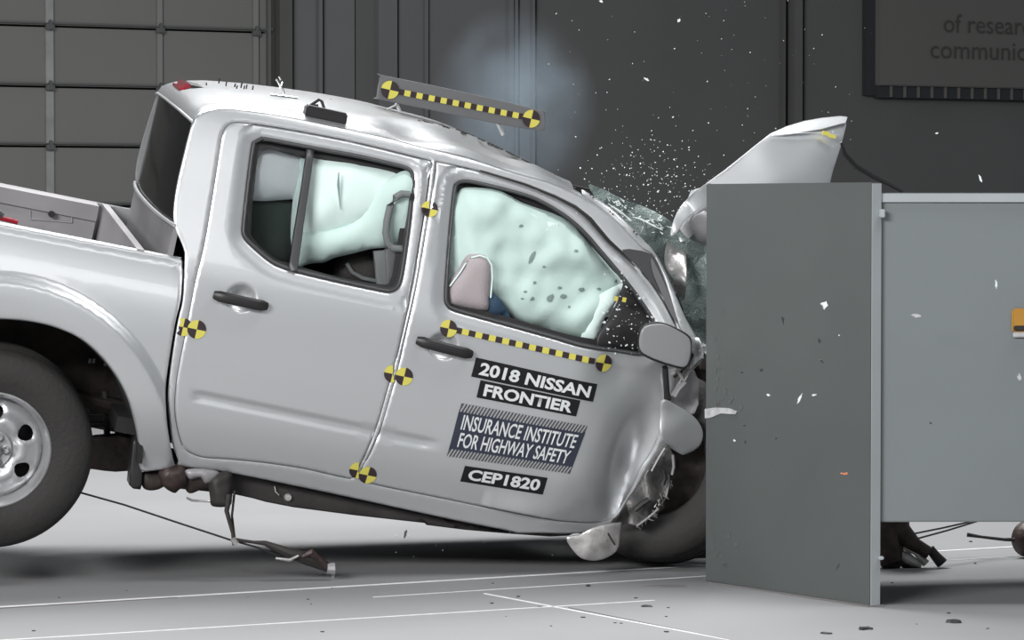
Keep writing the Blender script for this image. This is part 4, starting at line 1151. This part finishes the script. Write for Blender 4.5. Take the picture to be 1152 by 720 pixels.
# wheel well liner (black) above the tyre
wl = bmesh.new(); lathe(wl, [(.575, .045), (.575, .62), (.555, .62), (.555, .045), (.575, .045)], Matrix.Translation((0, 0, -.03)), 40, R(8), R(178)); bmesh.ops.recalc_face_normals(wl, faces=wl.faces); link('wheel_well', wl, M['liner'], truck)
panel('wheel_well_wall', M['under'], cr([(118, 395), (138, 425), (150, 470), (150, 498), (132, 492), (122, 470), (118, 449), (98, 442), (70, 442), (-20, 450), (-150, 440), (-150, 350), (-10, 340), (50, 345), (100, 375)], 2), lf=.60, thick=.02, sp=.06, parent=truck)
for x in (101, 105.5, 118.5):
    bm = bmesh.new(); box(bm, P(x, 406 if x < 110 else 409, .56), (.010, .004, .018)); link('liner_clip', bm, M['scuff'], truck)
panel('mud_flap', M['black'], [(150, 500), (153, 489), (160, 492), (160, 545), (158, 551), (150, 550), (145.5, 546), (147, 530)], lf=.10, thick=.10, sp=.05, parent=truck)
# torn body mount cluster
random.seed(5)
for pts, m_, l_, b2 in (([(160, 533), (180, 531), (196, 530), (196, 540), (182, 551), (170, 554), (161, 549)], 'under', .14, .03), ([(180, 532), (200, 524), (212, 530), (214, 545), (203, 552), (196, 556), (184, 548)], 'maroon', .10, .04),
                        ([(205, 528), (222, 526), (246, 528), (250, 540), (240, 552), (228, 552), (214, 556), (208, 548)], 'under', .12, .03), ([(209, 530), (224, 528), (246, 531), (243, 541), (232, 545), (226, 538), (214, 540)], 'paint_in', .07, .01),
                        ([(236, 540), (250, 532), (262, 535), (262, 556), (260, 571), (240, 571), (237, 560)], 'rail', .08, .03)):
    pillow('body_mount', M[m_], pts, l_, b2, amp=.02, freq=12, rr=.03, sp=.015, thick=.05)
bm = bmesh.new(); tube(bm, [P(210, 560, .09), P(216, 563, .09), P(236, 564, .09), P(240, 560, .09)], .005, 6); link('torn_bracket', bm, M['bright'], truck)
bm = bmesh.new(); tube(bm, [P(258, 556, .05), P(255, 575, .05), P(262, 600, .04), P(264, 613, .04)], [.014, .010, .008, .010], 6, 1.1); link('hanging_strut', bm, M['rail'], truck)
bm = bmesh.new(); tube(bm, [P(264, 552, .06), P(261, 580, .06), P(264, 606, .06)], .005, 6); link('hanging_strut', bm, M['rail'], truck)
bm = bmesh.new(); tube(bm, [P(90, 554, .12), P(140, 568, .10), P(200, 588, .08), P(258, 607, .05), P(290, 616, .04), P(320, 628, .03)], .004, 6); link('brake_cable', bm, M['black'], truck)
bm = bmesh.new(); tube(bm, [P(264, 607, .03), P(285, 610, .03), P(298, 611, .03), P(325, 622, .02), P(345, 628, .02), P(366, 637, .02), P(374, 641, .02)], [.007, .006, .010, .020, .026, .020, .014], 8, 1.); arm = link('broken_arm', bm, M['rail'], truck)
bm = bmesh.new(); tube(bm, [P(340, 626, .0), P(350, 621, .0), P(362, 632, .0), P(370, 640, .0)], [.01, .018, .014, .01], 7); link('arm_bushing', bm, M['maroon'], arm)
bm = bmesh.new(); tube(bm, [P(310, 628, .0), P(326, 630, -.01), P(336, 625, -.01)], [.004, .007, .004], 6); link('arm_clip', bm, M['bright'], arm)
bm = bmesh.new(); tube(bm, [P(368, 640, .0), P(376, 640, .0)], [.020, .026], 10); tube(bm, [P(374, 640, .01), P(375, 650, .01)], [.014, .006], 6); link('arm_end', bm, M['paint_in'], arm)
bm = bmesh.new(); tube(bm, [P(262, 606, .02), P(266, 612, .02)], .012, 8); link('pivot_bolt', bm, M['bright'], arm)

# ---- front suspension wreck seen under the barrier
D = 13.5
wreck = []


def wp_t(x, y, d): return TI @ WP(x, y, d)


for pts, rr, m_ in (([(985, 560), (990, 590), (996, 612), (1004, 632)], [.10, .09, .07, .05], 'maroon'), ([(1000, 575), (1012, 600), (1030, 614), (1045, 622)], [.08, .05, .03, .025], 'maroon'),
                    ([(1046, 617), (1052, 625), (1060, 634)], [.018, .02, .024], 'rail'), ([(1008, 622), (1020, 628), (1036, 637)], [.020, .025, .015], 'bright'), ([(1016, 615), (1030, 622), (1042, 634)], [.012, .010, .016], 'bright'),
                    ([(992, 638), (1002, 634), (1012, 638)], [.03, .03, .02], 'under'), ([(1010, 630), (1024, 637), (1034, 638)], [.02, .016, .012], 'under')):
    bm = bmesh.new(); tube(bm, [wp_t(x, y, D) for x, y in pts], rr, 8, 1.); link('front_suspension', bm, M[m_], truck, 60)
bm = bmesh.new(); tube(bm, [wp_t(1020, 602, D), wp_t(1060, 594, D + .2), wp_t(1100, 585, D + .4)], .004, 5); link('loose_wire', bm, M['black'], truck)
bm = bmesh.new(); tube(bm, [wp_t(1028, 607, D), wp_t(1065, 597, D + .2), wp_t(1104, 585, D + .4)], .004, 5); link('loose_wire', bm, M['black'], truck)
fubox('front_subframe', M['under'], 2.7, 3.5, .75, 1.5, -.05, .15, .03)

# ================================================================== DEBRIS
# dark round part with a rod, lying right of the wreck
c = gp(1163, 628); org = Vector((c.x, c.y, 0)); rn = empty('detached_hub', Matrix.Translation(org)); tag(rn, 'dark round hub with a thin rod, on the floor at the right edge', 'debris')
dd = org.y; cen = WP(1163, 607, dd) - org; rad = max(.05, cen.z)
bm = bmesh.new(); mt = Matrix.Translation((cen.x, 0, rad)) @ Matrix.Rotation(.35, 4, 'Z')
lathe(bm, [(0, -.05), (.03, -.055), (rad * .8, -.04), (rad, -.015), (rad, .05), (rad * .7, .07), (0, .07)], mt, 28); bmesh.ops.recalc_face_normals(bm, faces=bm.faces); link('hub_body', bm, M['maroon'], rn)
bm = bmesh.new(); tube(bm, [WP(1146, 607, dd) - org, WP(1130, 607, dd) - org, WP(1104, 604, dd) - org, WP(1088, 601.5, dd) - org], [.010, .007, .006, .009], 7); link('rod', bm, M['rail'], rn)

random.seed(15)


def chip(center, size, m, rot=0., flat=.35, seed=0, name='debris_chip', up=None):
    random.seed(seed); bm = bmesh.new(); n = 11; w_, h_ = size
    X = CR; Y = up or Vector((0, .05, 1)).normalized(); N = X.cross(Y)
    pts = []
    for i in range(n):
        a = i * 2 * math.pi / n; rr = random.uniform(.45, 1.2); x, y = w_ * rr * math.cos(a), h_ * rr * math.sin(a)
        pts.append((x * math.cos(rot) - y * math.sin(rot), x * math.sin(rot) + y * math.cos(rot)))
    t = min(w_, h_) * flat
    top = [bm.verts.new(X * p[0] * .9 + Y * p[1] * .9 + N * t + N * random.uniform(-.3, .3) * t) for p in pts]; bot = [bm.verts.new(X * p[0] + Y * p[1] - N * t) for p in pts]
    bm.faces.new(top); bm.faces.new(bot[::-1])
    for i in range(n): bm.faces.new((top[i], bot[i], bot[(i + 1) % n], top[(i + 1) % n]))
    bmesh.ops.recalc_face_normals(bm, faces=bm.faces)
    bmesh.ops.translate(bm, verts=bm.verts, vec=(0, 0, 0))
    o = link(name, bm, m, None, 0); o.location = center
    return o


# chips lying on the floor
for k, (x, y, a, b_, rot, lab) in enumerate([(1072, 700, 9, 4.5, 0, 'black flat scrap on the floor right of the barrier foot'),
                                            (973, 708, 9, 3.2, .25, 'black jagged scrap on the floor in front of the barrier foot'),
                                            (929, 713, 7, 1.6, -.5, 'thin black sliver at the bottom edge left of the jagged scrap'),
                                            (727, 682.5, 8, 1.8, -.15, 'dark splinter on the floor beside a white joint line, below the tyre'),
                                            (662, 659, 3, 3.5, 0, 'small black crumb on the floor below the pale wheel fragment'),
                                            (749, 660, 26, 2.4, .05, 'long thin grey flake on the floor under the front tyre'),
                                            (990, 679, 3, 2, 0, 'tiny dark pebble at the near corner of the barrier'),
                                            (277, 620 + 22.5, 9, 1, 0, 'thin grey streak of grit on the floor left of the hanging arm'),
                                            (1092, 609.5, 2.4, 2, 0, 'black speck on the far floor left of the round hub'),
                                            (1097, 634, 2, 2, 0, 'black speck on the shaded floor below the rod')]):
    p = gp(x, y); s = p.y / FPX
    o = chip(p + Vector((0, 0, .009)), (a * s, b_ * s * 3.2), M['chip'] if k not in (5, 7) else M['joint'], rot, flat=.06 if k in (5, 7) else .12, seed=k, up=Vector((0, 1, 0)))
    zmin = min((o.matrix_world @ v_.co).z for v_ in o.data.vertices) if False else min(v_.co.z for v_ in o.data.vertices)
    o.location.z = -zmin + .001
    tag(o, lab, 'debris')

# chips in flight in front of and around the barrier
air = [(881, 360, 2.2, 6.5, .1, 'chip', 'upright black sliver flying before the upper barrier face'),
       (922, 383, 2.8, 4, 0, 'chip', 'oval black chip flying before the barrier face, under the round pale flake'),
       (925, 407, 5, 1.6, -.6, 'chip', 'slanting thin black splinter flying before the middle of the barrier face'),
       (857, 416, 3.2, 4.2, 0, 'chip', 'largest square black chip flying before the barrier face'),
       (834, 418.5, 2.8, 1.8, -.2, 'chip', 'flat black crumb just left of the square black chip'),
       (837, 478.5, 5, 1.8, -.05, 'chip', 'flat black flake flying right below the pale scrape'),
       (838.5, 497.5, 1.6, 3, 0, 'chip', 'small upright black crumb below the flat black flake'),
       (873, 493.5, 2, 1.6, 0, 'chip', 'tiny black crumb right of the upright crumb on the lower plate'),
       (943, 637, 1.8, 5.5, -.5, 'chip', 'leaning black sliver flying before the foot of the barrier face'),
       (1047, 476, 2.6, 1.6, 0, 'chip', 'tiny dark chip flying before the pale barrier side'),
       (928, 343.5, 5.5, 6.5, 0, 'pale', 'round pale glassy flake flying before the upper barrier face'),
       (900, 448, 2, 7.5, -.45, 'pale', 'slanting pale splinter flying before the barrier face'),
       (864.5, 444.5, 3, 1.8, -.3, 'pale', 'small pale fleck right above the pale scrape'),
       (916, 444.5, 3.5, 1.4, .1, 'pale', 'flat pale fleck right of the slanting pale splinter'),
       (826, 495.5, 1.8, 1.6, 0, 'pale', 'tiny white bead left of the upright black crumb'),
       (944, 413 - 35.8, 1.2, 1.0, 0, 'pale', 'tiny white bead near the right edge of the barrier face'),
       (1031, 355.5, 6, 3.6, 0, 'scuff', 'blurred pale oval flake before the barrier side'),
       (1121, 319.5, 1.8, 6.5, .05, 'pale', 'upright white splinter before the barrier side, above the amber slot'),
       (1146.5, 424, 3.6, 4.5, 0, 'scuff', 'pale flake before the barrier side, under the amber slot'),
       (950, 533, 5.5, 1.8, 0, 'copper', 'orange chip flying before the lower barrier face'),
       (1103, 200.5, 1.8, 5.5, .4, 'pale', 'slanting white splinter in the air above the barrier top'),
       (1054, 150, 2.5, 1.4, 0, 'pale', 'small white fleck in the air right of the torn hood'),
       (727, 89, 4, 1.8, -.4, 'pale', 'elongated white fleck in the dark air left of the hood'),
       (676, 1.5, 3, 2.4, 0, 'pale', 'white fleck at the top edge of the picture'),
       (764, 23, 2, 3, -.4, 'pale', 'white fleck high in the air near the top centre'),
       (945, 345.5 - 115, .1, .1, 0, 'pale', None),
       (456.5, 600, 2.2, 7, -.25, 'chip', 'curved black sliver falling under the sill')]
for k, (x, y, a, b_, rot, m_, lab) in enumerate(air):
    if not lab: continue
    y_d = 11.7 if (790 < x < 1000 and y > 205) else (11.95 if x >= 1000 and y > 215 else 13.0)
    if x < 500: y_d = 12.6
    s = y_d / FPX
    tag(chip(WP(x, y, y_d), (a * s * .85, b_ * s * .85), M[m_], rot, seed=40 + k, name='flying_chip'), lab, 'debris')

# the fine spray of glass: far too many beads to count
random.seed(77); bm = bmesh.new()
for k in range(420):
    if k < 300:
        x = random.gauss(738, 33); y = random.gauss(205, 28); y = min(y, 250 + (x - 700) * .2) if y > 245 else y
        if x > 815 or y > 262: continue
    elif k < 400: x = random.uniform(600, 980); y = random.uniform(0, 170)
    else: x = random.uniform(430, 660); y = random.uniform(585, 640)
    d = random.uniform(12.9, 13.7) if y < 300 else 12.7; s = random.choice([.5, .6, .7, .9, 1.3]) * random.uniform(.6, 1.1) * d / FPX
    if k >= 300: s *= .8
    box(bm, WP(x, y, d), (s, s, s * random.uniform(.6, 1.5)), Matrix.Rotation(random.random() * 3, 3, 'Y') @ Matrix.Rotation(random.random() * 3, 3, 'X'))
for v_ in bm.verts: pass
o = link('glass_spray', bm, M['pale'], None, 0)
tag(o, 'spray of tiny broken glass beads in the air above the windshield', 'glass debris', kind='stuff')
# flat grit on the floor
bm = bmesh.new(); random.seed(33)
for k in range(26):
    p = gp(random.uniform(0, 1150), random.uniform(655, 718)); s = random.uniform(.002, .006); box(bm, p + Vector((0, 0, s * .3)), (s * 2, s * 2.5, s * .6), Matrix.Rotation(random.random() * 3, 3, 'Z'))
tag(link('floor_grit', bm, M['chip'], None, 0), 'fine dark grit scattered over the light floor', 'grit', kind='stuff')

# ---- airbag smoke drifting behind the roof
bm = bmesh.new(); bmesh.ops.create_icosphere(bm, subdivisions=4, radius=1)
cS = WP(580, 118, 16.2)
for v_ in bm.verts:
    n_ = v_.co.normalized(); v_.co *= 1 + .25 * nz(n_.x * 2, n_.y * 2, n_.z * 2)
    v_.co = Vector((v_.co.x * .42, v_.co.y * .4, v_.co.z * .50))
sm_o = link('smoke_plume', bm, None, None, 60) if False else None
m = bpy.data.materials.new('smoke'); m.use_nodes = True; nt = m.node_tree; nt.nodes.clear()
out = nt.nodes.new('ShaderNodeOutputMaterial'); vol = nt.nodes.new('ShaderNodeVolumePrincipled'); vol.inputs['Color'].default_value = (.62, .78, .92, 1); vol.inputs['Anisotropy'].default_value = .2
tcn = nt.nodes.new('ShaderNodeTexCoord'); ns = nt.nodes.new('ShaderNodeTexNoise'); ns.inputs['Scale'].default_value = 4.5; ns.inputs['Detail'].default_value = 3
ln = nt.nodes.new('ShaderNodeVectorMath'); ln.operation = 'LENGTH'; sc = nt.nodes.new('ShaderNodeVectorMath'); sc.operation = 'MULTIPLY'; sc.inputs[1].default_value = (1 / .40, 1 / .40, 1 / .48)
mr = nt.nodes.new('ShaderNodeMapRange'); mr.inputs['From Min'].default_value = 1.0; mr.inputs['From Max'].default_value = .15; mr.inputs['To Min'].default_value = 0; mr.inputs['To Max'].default_value = 1
mr2 = nt.nodes.new('ShaderNodeMapRange'); mr2.inputs['From Min'].default_value = .35; mr2.inputs['From Max'].default_value = .7; mr2.inputs['To Min'].default_value = .15; mr2.inputs['To Max'].default_value = 1.
mu = nt.nodes.new('ShaderNodeMath'); mu.operation = 'MULTIPLY'; mu2 = nt.nodes.new('ShaderNodeMath'); mu2.operation = 'MULTIPLY'; mu2.inputs[1].default_value = 1.35
nt.links.new(tcn.outputs['Object'], ns.inputs['Vector']); nt.links.new(tcn.outputs['Object'], sc.inputs[0]); nt.links.new(sc.outputs[0], ln.inputs[0]); nt.links.new(ln.outputs['Value'], mr.inputs['Value'])
nt.links.new(ns.outputs['Fac'], mr2.inputs['Value']); nt.links.new(mr.outputs[0], mu.inputs[0]); nt.links.new(mr2.outputs[0], mu.inputs[1]); nt.links.new(mu.outputs[0], mu2.inputs[0]); nt.links.new(mu2.outputs[0], vol.inputs['Density'])
nt.links.new(vol.outputs[0], out.inputs['Volume'])
so = link('smoke_plume', bm, m, None, 60); so.location = cS; so.rotation_euler = (0, R(-12), 0)
tag(so, 'bluish haze of airbag smoke drifting up behind the truck roof', 'smoke', kind='stuff')
S.cycles.volume_step_rate = 2.0 if hasattr(S, 'cycles') else 1
